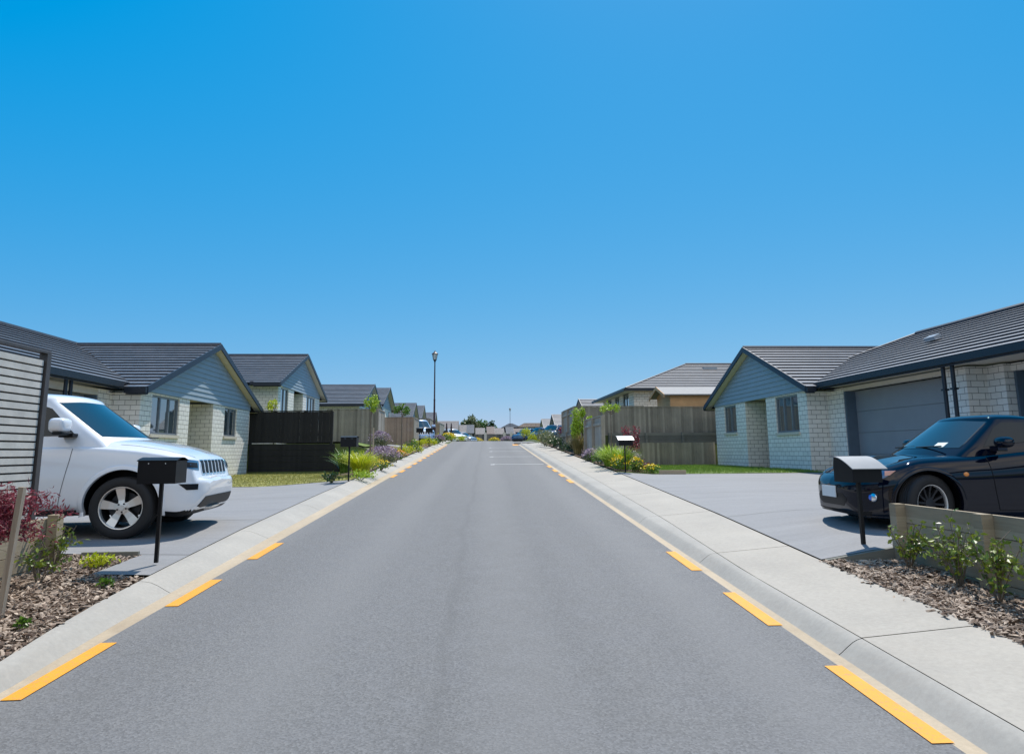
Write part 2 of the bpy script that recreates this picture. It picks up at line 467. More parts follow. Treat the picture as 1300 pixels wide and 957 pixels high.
# driveways
def gsheet(name, poly_x, ys_, m, off, n=10):
    b = MB(); b.grid([[(x, y, GH(x, y) + off) for x in fr(*poly_x(y), n)] for y in ys_])
    b2 = b.build(name, m, smooth=40, normals=False); return tag(b2, kind='structure')
def dl(y):
    return (U(ukl(y), y) + .0, -3.45 if y < 7.75 else -14)
gsheet('driveway', lambda y: (-15, U(ukl(y), y)), [7.75] + fr(8, 17.3, 12), M['drive'], .012, 20)
gsheet('driveway', lambda y: (-3.5, U(ukl(y), y)), fr(6.78, 7.745, 3), M['drive'], .010, 3)
gsheet('driveway', lambda y: (U(upr(y), y)+.008, 16), fr(6.66, 18.3, 14), M['drive'], .010, 24)
gsheet('driveway', lambda y: (4.32, 16), [-8,-4,0,3,5,6.655], M['drive'], .008, 12)
gsheet('path', lambda y: (-9.5, -7.3), fr(25.2, 27.2, 3), M['drive'], .012, 3)
gsheet('path', lambda y: (8.4, 9.9), fr(18.3, 24.5, 3), M['drive'], .011, 3)
gsheet('driveway', lambda y: (-9, U(ukl(y), y)), fr(34.6, 38.6, 6), M['drive'], .03, 12)
for yy in (10.4, 13.6): gsheet('driveway_joint', lambda y: (-9.2, U(ukl(y), y)-.01), [yy, yy+.012], M['dark_timber'], .0165, 14)
for yy in (9.6, 12.6, 15.6): gsheet('driveway_joint', lambda y: (U(upr(y), y)+.03, 10.2), [yy, yy+.012], M['dark_timber'], .0145, 18)
# lawns and beds
gsheet('lawn', lambda y: (-8.6, U(ukl(y), y)-.02), fr(17.305, 27.25, 14), M['lawn_dry'], .02, 16)
gsheet('lawn', lambda y: (U(upr(y), y)+.01, 9.7), fr(18.31, 27.2, 14), M['lawn'], .02, 16)
gsheet('lawn', lambda y: (-8.5, -4.2), fr(27.5, 34.4, 6), M['lawn'], .02, 6)
gsheet('garden_bed', lambda y: (-8, U(ukl(y), y)-.005), [-8,-3,0,2,3,4,5,6,6.77], M['mulch_base'], -.02, 16)
gsheet('garden_bed', lambda y: (-8, -3.505), [6.775, 7.3, 7.745], M['mulch_base'], -.022, 12)
gsheet('garden_bed', lambda y: (U(upr(y), y)+.004, 4.1), [-8,-3,0,2,3,4,5,6,6.6], M['mulch_base'], -.02, 4)
gsheet('garden_bed', lambda y: (U(ukl(y), y)-1.35, U(ukl(y), y)-.01), fr(19.4, 34.5, 12) , M['mulch_base'], .035, 5)
gsheet('garden_bed', lambda y: (U(ukl(y), y)-1.2, U(ukl(y), y)-.01), fr(38.7, 56, 10) , M['mulch_base'], .035, 5)
gsheet('garden_bed', lambda y: (U(upr(y), y)+.01, U(upr(y), y)+1.1), fr(18.5, 45.9, 20), M['mulch_base'], .035, 5)

# painted marks
def dash(side, y0, y1, w=.11, sk=0):
    b = MB(); u0 = -2.655 if side < 0 else 2.075
    b.grid([[(U(u, y), y, zr(y) + .012*(1-abs(u+.24)/2.42) + .005) for u in (u0, u0+w)] for y in fr(y0, y1, 3)])
    return tag(b.build('yellow_line', M['yellow'], normals=False), kind='structure')
for y0, y1 in [(2.2,3.2),(4.15,5.13),(6.07,7.03),(8.02,9.05)] + [(19.3+1.95*i, 20.3+1.95*i) for i in range(14)]: dash(-1, y0, y1)
for y0, y1 in [(1.4,2.4),(3.32,4.34),(5.18,6.16),(7.06,8.07)] + [(17.1+1.9*i, 18.1+1.9*i) for i in range(4)]: dash(1, y0, y1)
for yy in (24.7, 30.1, 35.5, 40.6):
    b = MB()
    for (a0, a1, q0, q1) in ((.25, 2.05, yy-.05, yy+.05), (.16, .30, yy-.28, yy-.055)):
        b.grid([[(U(u, q), q, zr(q) + .012*(1-abs(u+.24)/2.42) + .006) for u in (a0, a1)] for q in (q0, q1)])
    tag(b.build('white_line', M['white_paint'], normals=False), kind='structure')
b = MB(); b.grid([[(U(u, y), y, zr(y)+.008) for u in (1.75, 2.12)] for y in (44.6, 46.6)])
tag(b.build('yellow_line', M['yellow'], normals=False), kind='structure')

# bark chips lying on the mulch beds
def chips(name, n, area):
    b = MB()
    for _ in range(n):
        x, y = area()
        z = GH(x, y) + random.uniform(-.016, .012)
        L = random.choice((random.uniform(.012,.035), random.uniform(.03,.085))); w = L*random.uniform(.2,.5); h = random.uniform(.002,.007)
        a = random.uniform(0, 6.283); t = random.uniform(-.5,.5); r = random.uniform(-.8,.8)
        Mx = Matrix.Translation((x,y,z)) @ Matrix.Rotation(a,4,'Z') @ Matrix.Rotation(t,4,'Y') @ Matrix.Rotation(r,4,'X')
        P = [Mx @ Vector(p) for p in ((-L/2,-w/2,0),(L/2,-w*.3,0),(L/2*.8,w/2,0),(-L/2,w*.4,0),(0,0,h+.004))]
        i = len(b.v); b.v.extend(tuple(p) for p in P)
        for q in ((0,1,4),(1,2,4),(2,3,4),(3,0,4)): b.f.append(tuple(i+k for k in q)); b.m.append(0)
    o = b.build(name, M['chip'], normals=False); return tag(o, kind='stuff')
def areaL():
    while True:
        y = 2.8 + 5.0*random.random()**1.0; x = random.uniform(-4.9, U(ukl(y), y)-.01)
        if y > 6.76 and x > -3.5: continue
        if y > 7.74: continue
        return x, y
def areaR():
    y = random.uniform(3.0, 6.6)
    if random.random() < .004: return U(upr(y), y) - abs(random.gauss(0,.04)), y
    return random.uniform(U(upr(y), y)-.008, 4.16), y
chips('bark_mulch', 15000, areaL); chips('bark_mulch', 9500, areaR)

def lawn_blades(name, n, x0, x1f, y0, y1, m, h):
    b = MB()
    for _ in range(n):
        y = random.uniform(y0, y1); x = random.uniform(x0, x1f(y)); z = GH(x, y) + .015
        a = random.uniform(0, 6.283); w = .008; hh = h*random.uniform(.5, 1.3); lx, ly = random.uniform(-.03,.03), random.uniform(-.03,.03)
        c, s = math.cos(a)*w, math.sin(a)*w
        b.face([(x-c,y-s,z),(x+c,y+s,z),(x+lx,y+ly,z+hh)])
    tag(b.build(name, m, normals=False), kind='stuff')
lawn_blades('grass', 16000, -8.5, lambda y: U(ukl(y), y)-.05, 17.32, 27.2, M['blade_dry'], .045)
lawn_blades('grass', 16000, 4.6, lambda y: 9.65, 18.32, 27.2, M['blade'], .06)

# ------------------------------------------------------------------ houses
def clip(poly, n, d):
    """keep n.p >= d"""
    out = []
    for i, p in enumerate(poly):
        q = poly[(i+1) % len(poly)]
        a, c = n.dot(p)-d, n.dot(q)-d
        if a >= 0: out.append(p)
        if (a >= 0) != (c >= 0): out.append(p + (q-p)*(a/(a-c)))
    return out
def tiled(b, poly, step=.34, lift=.042, mi=0, under=1):
    """courses of tiles on one convex roof plane; each course steps over the one below"""
    P = [Vector(p) for p in poly]
    n = (P[1]-P[0]).cross(P[2]-P[0]).normalized()
    if n.z < 0: n = -n
    h = Vector((0,0,1)).cross(n).normalized(); up = n.cross(h)
    ds = [up.dot(p) for p in P]; d0, d1 = min(ds), max(ds)
    b.face([p - n*.05 for p in P], under)
    k = 0
    while d0 + k*step < d1 - .01:
        a, c = d0 + k*step, min(d1, d0 + (k+1)*step + .0)
        q = clip(clip(P, up, a), -up, -c)
        if len(q) >= 3:
            top = []
            for p in q:
                t = (up.dot(p)-a)/step
                top.append(p + n*(lift*(1-t) + .004))
            b.face(top, mi)
            low = [i for i, p in enumerate(q) if abs(up.dot(p)-a) < 1e-4]
            if len(low) == 2:
                i, j = low
                b.face([top[i], top[j], q[j]-n*.012, q[i]-n*.012], under)  # riser in the darker material: shade between courses put into the colour
        k += 1
def barcap(b, p, q, r=.07, mi=0):
    p, q = Vector(p), Vector(q); b.tube([p, q], r, 6, mi)
def siding(b, tri, axis_x, sgn, pitch=.15, mi=0):
    """lapped boards filling a convex polygon in the plane X=axis_x; tri as (y,z)"""
    P = [Vector((axis_x, y, z)) for y, z in tri]
    z0, z1 = min(p.z for p in P), max(p.z for p in P)
    Z = Vector((0,0,1)); k = 0
    while z0 + k*pitch < z1 - .01:
        a, c = z0 + k*pitch, min(z1, z0 + (k+1)*pitch)
        q = clip(clip(P, Z, a), -Z, -c)
        if len(q) >= 3:
            top = [p + Vector((sgn*(.022*(1-(p.z-a)/pitch)+.003), 0, 0)) for p in q]
            b.face(top, mi)
            low = [i for i, p in enumerate(q) if abs(p.z-a) < 1e-4]
            if len(low) == 2: b.face([top[low[0]], top[low[1]], q[low[1]], q[low[0]]], mi)
        k += 1

def window(parent, X, sg, y0, y1, z0, z1, n, sill=True, curtain=False):
    """aluminium window set 60 mm into the wall whose outer face is X"""
    f = MB(); xi = X - sg*.07
    def bx(b, ya, yb, za, zb, d0, d1, mi=0):
        b.box(min(xi+sg*d0, xi+sg*d1), max(xi+sg*d0, xi+sg*d1), ya, yb, za, zb, mi)
    t = .05
    bx(f, y0, y1, z1-t, z1, -.03, .03); bx(f, y0, y1, z0, z0+t, -.03, .034)
    bx(f, y0, y0+t, z0+t, z1-t, -.03, .03); bx(f, y1-t, y1, z0+t, z1-t, -.03, .03)
    for i in range(1, n):
        c = y0 + (y1-y0)*i/n; bx(f, c-.03, c+.03, z0+t, z1-t, -.03, .031)
    o = f.build('window', M['alu'], parent)
    g = MB(); bx(g, y0+t*.6, y1-t*.6, z0+t*.6, z1-t*.6, -.012, -.004); g.build('pane', M['glass'], o)
    if sill:
        s = MB(); s.box(min(X-sg*.1, X+sg*.045), max(X-sg*.1, X+sg*.045), y0-.03, y1+.03, z0-.09, z0-.004); s.build('sill', M['sill'], o)
def pipe(parent, x, y, z0, z1, r=.042):
    b = MB(); b.tube([(x,y,z0),(x,y,z1)], r, 10)
    for zz in (z0+.6, z1-.55): b.box(x-.055, x+.055, y-.055, y+.055, zz, zz+.04)
    b.build('downpipe', M['gutter'], parent, smooth=40)

def house(label, sg, xf, yc, base, wy0, wy1, segs, eave, apexz, halfy, barge_x, main=None, garage=None, pipes=(), group=None, sky=None, detail=True, ridge_to=None, gable_solid=False):
    """sg=+1: house right of the road, its street face looks to -X.  x below is world x; xf the street face"""
    H = thing('brick_house', label, 'house', (xf, yc, base), group=group)
    inv = Matrix.Translation((-xf, -yc, -base))
    def B(b, name, m, **kw):
        o = b.build(name, m, H, **kw); o.matrix_parent_inverse = inv; return o
    T = Matrix.Identity(4)
    out = -sg                                   # outward normal of the street face
    w = MB()
    th = .2
    def wx(ya, yb, za, zb, X=xf):               # wall piece along Y
        w.box(min(X, X-out*th), max(X, X-out*th), ya, yb, za, zb)
    top = eave - .0
    zt = top
    wins = []
    for s in segs:
        k, a, c = s[0], s[1], s[2]
        if k == 'w': wx(a, c, base-.4, zt)
        elif k == 'win':
            z0, z1 = s[3], s[4]
            wx(a, c, base-.4, z0-.092); 
            if zt - z1 > .01: wx(a, c, z1+.001, zt)
            wins.append((a, c, z0, z1, s[5]))
        elif k == 'porch':
            d = 1.5
            w.box(min(xf-out*d, xf-out*(d+th)), max(xf-out*d, xf-out*(d+th)), a-.1, c+.1, base-.4, zt)
            for yy in (a, c):
                y0_, y1_ = (yy-th, yy) if yy == a else (yy, yy+th)
                w.box(min(xf-out*(th+.001), xf-out*d), max(xf-out*(th+.001), xf-out*d), y0_, y1_, base-.4, zt)
            if detail:
                dr = MB(); xd = xf-out*(d-.04)
                dr.box(min(xd, xd-out*.039), max(xd, xd-out*.039), a+.35, c-.55, base, base+2.05)
                do = B(dr, 'front_door', M['alu'])
                kb = MB(); kb.lathe([(0,0),(.03,0),(.03,.03),(0,.03)], (xd+out*.03, a+.5, base+1), 'x', 10); 
                ko = kb.build('handle', M['chrome'], do)
    # side walls of the wing
    xb = main['xe'] if main else xf - out*9
    gx = garage['x'] if garage else (xf - out*(1.0))
    w.box(min(xf-out*(th+.001), xf-out*9), max(xf-out*(th+.001), xf-out*9), wy0, wy0+th, base-.4, zt)
    w.box(min(xf-out*(th+.001), xf-out*9), max(xf-out*(th+.001), xf-out*9), wy1-th, wy1, base-.4, zt)
    if garage:
        X = garage['x']
        for a, c in garage['piers']: wx(a, c, base-.4, zt, X)
        for a, c in garage['doors']:
            if zt - garage['ztop'] > .02:
                hd = MB(); hd.box(min(X-out*.02, X-out*.15), max(X-out*.02, X-out*.15), a, c, garage['ztop'], zt); B(hd, 'door_head', M['soffit'])
            xd = X - out*.32
            g = MB(); n = 4; hh = (garage['ztop']-base+.1)/n
            for i in range(n):
                z0 = base-.1 + i*hh
                g.box(min(xd, xd-out*.05), max(xd, xd-out*.05), a+.06, c-.06, z0+.006, z0+hh-.006)
            g.box(min(xd-out*.02, xd-out*.06), max(xd-out*.02, xd-out*.06), a+.05, c-.05, base-.1, garage['ztop'])
            go = B(g, 'garage_door', M['garage'])
            rv = MB()
            for yy in (a, c-.06):
                rv = MB(); rv.box(min(X-out*.02, X-out*.34), max(X-out*.02, X-out*.34), yy, yy+.06, base-.1, garage['ztop']-.004)
                B(rv, 'door_jamb', M['reveal'])
        for e in garage.get('extra', ()): w.box(*e)
    B(w, 'wall', M['brick'])
    for a, c, z0, z1, n in wins:
        e = bpy.data.objects.new('tmp', None)
        before = set(H.children)
        window(H, xf, out, a, c, z0, z1, n, True)
        for ch in set(H.children) - before: ch.matrix_parent_inverse = inv
    # gable
    slope = (apexz-(eave+.05))/halfy
    gy0, gy1 = wy0, wy1
    def rz(y): return apexz - abs(y-yc)*slope
    g = MB()
    pts = [(gy0, eave+.012), (gy1, eave+.012), (gy1, max(eave+.02, rz(gy1)-.14)), (yc, apexz-.14), (gy0, max(eave+.02, rz(gy0)-.14))]
    siding(g, pts, xf+out*.012, out)
    g.box(min(xf+out*.004, xf-out*.04), max(xf+out*.004, xf-out*.04), gy0, gy1, eave+.002, eave+.011)
    B(g, 'gable', M['board'])
    gb = MB(); gb.prism([(y, z) for y, z in pts], 0, xf-out*.02, xf-out*.06); B(gb, 'gable_backing', M['board'])
    # wing roof
    xr = ridge_to if ridge_to else xf - out*9
    r = MB(); ea = eave + .05
    y0, y1 = yc-halfy, yc+halfy
    for ye in (y0, y1):
        ze = ea
        tiled(r, [(barge_x, ye, ze), (xr, ye, ze), (xr, yc, apexz), (barge_x, yc, apexz)])
    if main:
        xe, xr2, zr2, ym0, ym1, ge = main['xe'], main['xr'], main['zr'], main['y0'], main['y1'], main['ze']
        run = abs(xr2-xe)
        xo = xr2 + (xr2-xe)
        if main.get('hip', True):
            ry0, ry1 = ym0 + run, ym1 - run
            tiled(r, [(xe,ym0,ge),(xe,ym1,ge),(xr2,ry1,zr2),(xr2,ry0,zr2)])
            tiled(r, [(xo,ym0,ge),(xo,ym1,ge),(xr2,ry1,zr2),(xr2,ry0,zr2)])
            tiled(r, [(xe,ym1,ge),(xo,ym1,ge),(xr2,ry1,zr2)])
            tiled(r, [(xe,ym0,ge),(xo,ym0,ge),(xr2,ry0,zr2)])
        else:
            ry0, ry1 = ym0, main['ry1']
            tiled(r, [(xe,ym0,ge),(xe,ym1,ge),(xr2,ry1,zr2),(xr2,ry0,zr2)])
            tiled(r, [(xo,ym0,ge),(xo,ym1,ge),(xr2,ry1,zr2),(xr2,ry0,zr2)])
            tiled(r, [(xe,ym1,ge),(xo,ym1,ge),(xr2,ry1,zr2)])
    ro = B(r, 'roof', [M['tile'], M['ridge_riser_shade']])
    if sky:
        sk = MB(); 
        p = Vector(sky[0]); n_ = Vector(sky[1]).normalized(); h_ = Vector((0,1,0)); u_ = n_.cross(h_).normalized()
        c = [p + h_*a + u_*b_ for a, b_ in ((-.20,-.10),(.20,-.10),(.20,.10),(-.20,.10))]
        sk.face([q + n_*.09 for q in c]); 
        for i in range(4): sk.face([c[i], c[(i+1)%4], c[(i+1)%4]+n_*.09, c[i]+n_*.09])
        so = sk.build('skylight', M['skylight'], ro)
    rc = MB(); barcap(rc, (barge_x, yc, apexz+.03), (xr, yc, apexz+.03))
    if main:
        barcap(rc, (xr2, ry0, zr2+.03), (xr2, ry1, zr2+.03))
        barcap(rc, (xr2, ry1, zr2+.02), (xe, ym1, ge+.02), .05)
    rc.build('ridge_capping', M['ridge_riser_shade'], ro)
    # barge boards, soffits, gutters
    bb = MB()
    for ye in (y0, y1):
        for d, t_, zz in ((0, .03, .19), ):
            bb.prism([(ye, ea-.13), (yc, apexz-.13), (yc, apexz+.055), (ye, ea+.055)], 0, barge_x, barge_x+out*.035)
    B(bb, 'barge_board', M['fascia'])
    sf = MB()
    for ye in (y0, y1):
        sf.face([(barge_x, ye, ea-.12), (barge_x, yc, apexz-.12), (xf, yc, apexz-.12), (xf, ye, ea-.12)])
        sgn = 1 if ye == y0 else -1
        wy = wy0 if ye == y0 else wy1
        sf.face([(barge_x, ye, ea-.115), (xr, ye, ea-.115), (xr, wy, ea-.115), (barge_x, wy, ea-.115)])
    if main:
        sf.face([(xe, ym0, ge-.115), (xe, ym1, ge-.115), (xe-out*1.2, ym1, ge-.115), (xe-out*1.2, ym0, ge-.115)])
    B(sf, 'soffit', M['soffit'])
    gt = MB()
    ends = [(y0, -1), (y1, 1)]
    for ye, s in ends:
        x1 = xr
        if main and s == -1: x1 = xe + out*.11
        a, c = sorted((barge_x+out*.02, x1)); ya, yb = sorted((ye, ye+s*.12))
        gt = MB(); gt.box(a, c, ya, yb, ea-.13, ea+.005); B(gt, 'gutter', M['gutter'])
        gt = MB(); gt.box(a, c, *sorted((ye-s*.001, ye-s*.025)), ea-.16, ea-.002); B(gt, 'fascia', M['fascia'])
    if main:
        yend = y0-.12 if ym1 > y0 else ym1
        a, c = sorted((xe, xe+out*.11)); gt = MB(); gt.box(a, c, ym0, yend, ge-.13, ge+.005); B(gt, 'gutter', M['gutter'])
        a, c = sorted((xe-out*.001, xe-out*.025)); gt = MB(); gt.box(a, c, ym0, yend, ge-.17, ge-.004); B(gt, 'fascia', M['fascia'])
    for p in pipes:
        before = set(H.children); pipe(H, *p)
        for ch in set(H.children) - before: ch.matrix_parent_inverse = inv
    return H

# near house on the right
house('pale brick house on the right behind the black car, with a grey garage door', 1, 9.75, 23.2, .9, 19.4, 27.0,
      [('w',19.4,19.97),('win',19.97,21.5,2.04,3.15,3),('w',21.5,22.2),('porch',22.2,23.95),('w',23.95,24.83),('win',24.83,26.0,2.16,3.15,2),('w',26.0,27.0)],
      3.2, 5.02, 4.3, 9.5,
      main=dict(xe=9.86, xr=14.0, zr=5.06, y0=-6, y1=24.6, ze=3.36, ry1=20.45, hip=False),
      garage=dict(x=10.35, piers=[(18.5,19.39),(13.69,14.3),], doors=[(14.3,18.5)], ztop=3.1, extra=[(10.551,10.99,13.69,13.89,.5,3.2),(10.8,11.0,13.2,13.688,.5,3.2),(10.95,11.1,9.0,13.2,3.05,3.2)]),
      pipes=[(9.93,13.78,.7,3.25),(9.93,13.5,.7,3.25)], sky=((12.0,16.9,4.32),(-.41,0,.91)))
# second garage of that house
gd = MB()
for i in range(4): gd.box(11.3, 11.35, 9.0, 13.2, .8+i*.57, .8+i*.57+.558)
gd.box(11.32,11.36,9.0,13.2,.8,3.06)
o_ = gd.build('garage_door', M['garage']); 
jb = MB(); jb.box(11.0,11.3,13.14,13.2,.7,3.048); j_ = jb.build('door_jamb', M['reveal'])
hs = [o for o in bpy.data.objects if o.name.startswith('brick_house')][0]
for o in (o_, j_): o.parent = hs; o.matrix_parent_inverse = Matrix.Translation((-9.75,-23.2,-.9))

# near house on the left
house('pale brick house on the left behind the white car, blue-grey gable', -1, -8.6, 23.0, .73, 18.3, 27.1,
      [('w',18.3,18.95),('win',18.95,20.7,2.05,3.1,3),('w',20.7,21.43),('porch',21.43,23.35),('w',23.35,24.44),('win',24.44,25.68,2.12,3.1,2),('w',25.68,27.1)],
      3.14, 5.06, 4.93, -8.35,
      main=dict(xe=-8.98, xr=-13.0, zr=5.08, y0=-8, y1=27.0, ze=3.33, ry1=23.0, hip=False),
      garage=dict(x=-9.3, piers=[(17.6,18.29),(14.0,15.3)], doors=[(15.3,17.6)], ztop=2.98, extra=[(-9.6,-9.4,2.0,13.99,.3,3.2)]),
      pipes=[(-9.05,15.75,.5,3.25),(-9.05,15.95,.5,3.25)])
# second house on the left
house('second brick house on the left rising behind the black stained fence', -1, -8.6, 35.1, 2.0, 30.9, 39.2,
      [('w',30.9,31.3),('win',31.3,32.6,3.2,4.45,2),('w',32.6,33.6),('porch',33.6,35.4),('w',35.4,36.1),('win',36.1,38.1,3.3,4.45,3),('w',38.1,39.2)],
      4.5, 6.42, 4.85, -8.35,
      main=dict(xe=-9.6, xr=-13.6, zr=6.2, y0=31.2, y1=40, ze=4.6, ry1=35, hip=False))

def gable_house(label, sg, xf, yc, base, half, apex, ridge_len, win=True, group=None, eave=2.5, tile='tile'):
    """a plainer house further off, gable to the street"""
    out = -sg
    H = thing('gable_house', label, 'house', (xf, yc, base), group=group)
    w = MB(); hw = half-.5
    a, c = sorted((0, -out*ridge_len))
    w.box(a, c, -hw, hw, -.6, eave); w.build('wall', M['brick'], H)
    g = MB(); sl = (apex-eave-.05)/half
    pts = [(-hw, eave+.01), (hw, eave+.01), (hw, eave+.05+(half-hw)*sl-.03), (0, apex-.12), (-hw, eave+.05+(half-hw)*sl-.03)]
    siding(g, pts, out*.01, out, .2); g.prism(pts, 0, -out*.02, -out*.06); g.build('gable', M['board'], H)
    r = MB(); bx = out*.35
    for s in (-1, 1):
        tiled(r, [(bx, s*half, eave+.05), (-out*ridge_len, s*half, eave+.05), (-out*ridge_len, 0, apex), (bx, 0, apex)], .36)
    ro = r.build('roof', [M[tile], M['ridge_riser_shade']], H)
    bb = MB()
    for s in (-1, 1): bb.prism([(s*half, eave-.08), (0, apex-.13), (0, apex+.05), (s*half, eave+.1)], 0, bx, bx+out*.04)
    bb.build('barge_board', M['fascia'], H)
    sf = MB()
    for s in (-1, 1):
        sf.face([(bx, s*half, eave-.07), (bx, 0, apex-.12), (0, 0, apex-.12), (0, s*half, eave-.07)])
        sf.face([(bx, s*half, eave-.06), (-out*ridge_len, s*half, eave-.06), (-out*ridge_len, s*hw, eave-.06), (bx, s*hw, eave-.06)])
    sf.build('soffit', M['soffit'], H)
    for s in (-1, 1):
        gt = MB(); a, c = sorted((bx, -out*ridge_len)); ya, yb = sorted((s*half, s*(half+.12))); gt.box(a, c, ya, yb, eave-.1, eave+.05)
        gt.build('gutter', M['gutter'], H)
    if win:
        for ya, yb in ((-hw+.8, -hw+2.3), (hw-2.2, hw-.9)):
            f = MB(); a, c = sorted((out*.003, out*.03)); f.box(a, c, ya, yb, 1.2, 2.35); wo = f.build('window', M['alu'], H)
            p = MB(); a, c = sorted((out*.031, out*.036))
            mid = (ya+yb)/2
            p.box(a, c, ya+.06, mid-.03, 1.26, 2.29); p.box(a, c, mid+.03, yb-.06, 1.26, 2.29); p.build('pane', M['glass'], wo)
    return H
gable_house('third house on the left with a grey gable over the tall paling fence', -1, -7.4, 50.0, 2.1, 4.9, 4.3, 16)
gable_house('fourth house on the left, its gable close behind the third house', -1, -7.4, 59.5, 2.75, 4.6, 4.3, 13)
gable_house('fifth house on the left, behind the second young street tree', -1, -6.2, 72.5, 2.4, 4.5, 4.25, 13)
gable_house('sixth house on the left, just left of the street lamp post', -1, -6.0, 82.0, 2.75, 4.3, 4.3, 12)
gable_house('seventh house on the left, its gable crossed by the lamp post', -1, -5.1, 92.0, 2.5, 4.3, 4.3, 12)
gable_house('far house with a long grey roof right of the lamp post', -1, -2.6, 118, 2.4, 5.0, 4.4, 9, tile='tile_pale')
i = 0
for (px, Yf, txt) in [(590,131,'first house of the far row, left of the round tree'), (599.5,139,'far row house whose gable stands below the round tree'), (613,144,'far row house at the right foot of the round tree'),
                 (625,147,'far row house below the small dark round tree'), (637,150,'far row house right of the small dark round tree'), (649,153,'far row house left of the long flat roofed house'), (661,156,'last house of the far row beside the long brown roof')]:
    hh = gable_house(txt, -1, (px-599)/867*Yf, Yf, 2.4 + (-.15,.2,-.25,.1,-.1,.25,0)[i], 4.4, 4.35, (1.5,1.9,1.6,1.3,1.7,1.4,1.8)[i], group='houses of the far row', tile=('tile_pale','tile','tile_pale','tile_brown','tile_pale','tile','tile_brown')[i]); i += 1
gable_house('right side house with a pale gable above the tall paling fence', 1, 8.6, 52.5, 1.2, 4.3, 4.3, 10)
gable_house('small gabled house on the right with a dark garage front, beside the pink bush', 1, 9.6, 79, 1.6, 3.4, 4.15, 7)
gable_house('furthest gabled house on the right side, left of its twin', 1, 9.8, 93, 1.75, 3.4, 4.15, 7)
for lab, x0, x1, Y, zt, m in (('long low house with a blue-grey wall under a dark roof on the skyline', 7.5, 11.2, 162, 8.3, 'fascia'), ('long low house with a brown tiled roof on the skyline', 10.9, 17.5, 158, 8.2, 'board')):
    H = thing('long_house', lab, 'house', (x0, Y, 2.4))
    w = MB(); w.box(0, x1-x0, 0, 8, -1, zt-2.4-1.1); w.build('wall', M[m], H)
    r = MB(); L = x1-x0
    e, a_ = zt-2.4-1.1, zt-2.4
    tiled(r, [(-.5,-.5,e),(L+.5,-.5,e),(L-1.5,4,a_),(1.5,4,a_)]); tiled(r, [(-.5,8.5,e),(L+.5,8.5,e),(L-1.5,4,a_),(1.5,4,a_)])
    tiled(r, [(-.5,-.5,e),(-.5,8.5,e),(1.5,4,a_)]); tiled(r, [(L+.5,-.5,e),(L+.5,8.5,e),(L-1.5,4,a_)])
    r.build('roof', [M['paling_brown' if m == 'board' else 'tile'], M['ridge_riser_shade']], H)
    wn = MB()
    for k in range(int(L/2)): wn.box(.6+2*k, 1.6+2*k, -.03, -.003, 2.2, 3.4)
    wn.build('window', M['glass'], H)

# hip-roofed house behind the tall fence on the right
H = thing('hip_roof_house', 'white brick house with a hipped grey roof behind the tall fence on the right', 'house', (8.5, 35.5, 2.2))
w = MB(); w.box(0, 14, 0, .2, -.5, 2.4); w.box(0, .2, .201, 1.2, -.5, 2.4); w.box(0,.2,1.201,2.6,-.5,1.2); w.box(0,.2,2.601,3.6,-.5,2.4)
w.box(0,.2,3.601,4.8,-.5,1.2); w.box(0,.2,4.801,5.8,-.5,2.4); w.box(0,.2,5.801,7,-.5,1.2); w.box(0,.2,7.001,8.4,-.5,2.4); w.box(.201,14,8.2,8.4,-.5,2.4); w.build('wall', M['brick'], H)
for ya, yb in ((1.2,2.6),(3.6,4.8),(5.8,7.0)): window(H, 0, -1, ya, yb, 1.3, 2.38, 2)
r = MB(); e, a_ = 2.5, 4.35
tiled(r, [(-.55,-.55,e),(15,-.55,e),(15,4.2,a_),(4.2,4.2,a_)]); tiled(r, [(-.55,8.95,e),(15,8.95,e),(15,4.2,a_),(4.2,4.2,a_)]); tiled(r, [(-.55,-.55,e),(-.55,8.95,e),(4.2,4.2,a_)])
ro = r.build('roof', [M['tile'], M['ridge_riser_shade']], H)
rc = MB(); barcap(rc, (4.2,4.2,a_+.03), (15,4.2,a_+.03)); barcap(rc, (-.55,-.55,e+.03), (4.2,4.2,a_+.03), .05); rc.build('ridge_capping', M['ridge_riser_shade'], ro)
sk = MB(); sk.box(4.9,5.7,3.1,3.4,3.93,4.06); sk.build('skylight', M['skylight'], ro)
g = MB(); g.box(-.67,15,-.67,-.55,2.38,2.52); g.box(-.67,-.551,-.549,8.95,2.38,2.52); g.build('gutter', M['gutter'], H)
s = MB(); s.face([(-.55,-.55,2.405),(15,-.55,2.405),(15,0,2.405),(-.55,0,2.405)]); s.face([(-.55,-.0,2.405),(0,0,2.405),(0,8.95,2.405),(-.55,8.95,2.405)]); s.build('soffit', M['soffit'], H)
# timber shed
H = thing('timber_shed', 'new orange timber shed with a pale roof behind the tall fence', 'shed', (9.0, 30.6, 2.2))
w = MB(); w.box(0, 4, 0, 2.2, -.1, 1.85); w.build('wall', M['shed'], H)
g = MB(); g.prism([(0,1.85),(2.2,1.85),(1.1,2.2)], 0, 0, .04); g.build('gable', M['shed'], H)
r = MB()
for s in (-1, 1):
    r.prism([(1.1+s*1.3,1.78),(1.1+s*1.3,1.83),(1.1,2.27),(1.1,2.22)], 0, -.32, 4.3)
r.build('roof', M['shedroof'], H)
bb = MB()
for s in (-1, 1): bb.prism([(1.1+s*1.33,1.68),(1.1+s*1.33,1.83),(1.1,2.28),(1.1,2.13)], 0, -.36, -.325)
bb.build('barge_board', M['shed'], H)
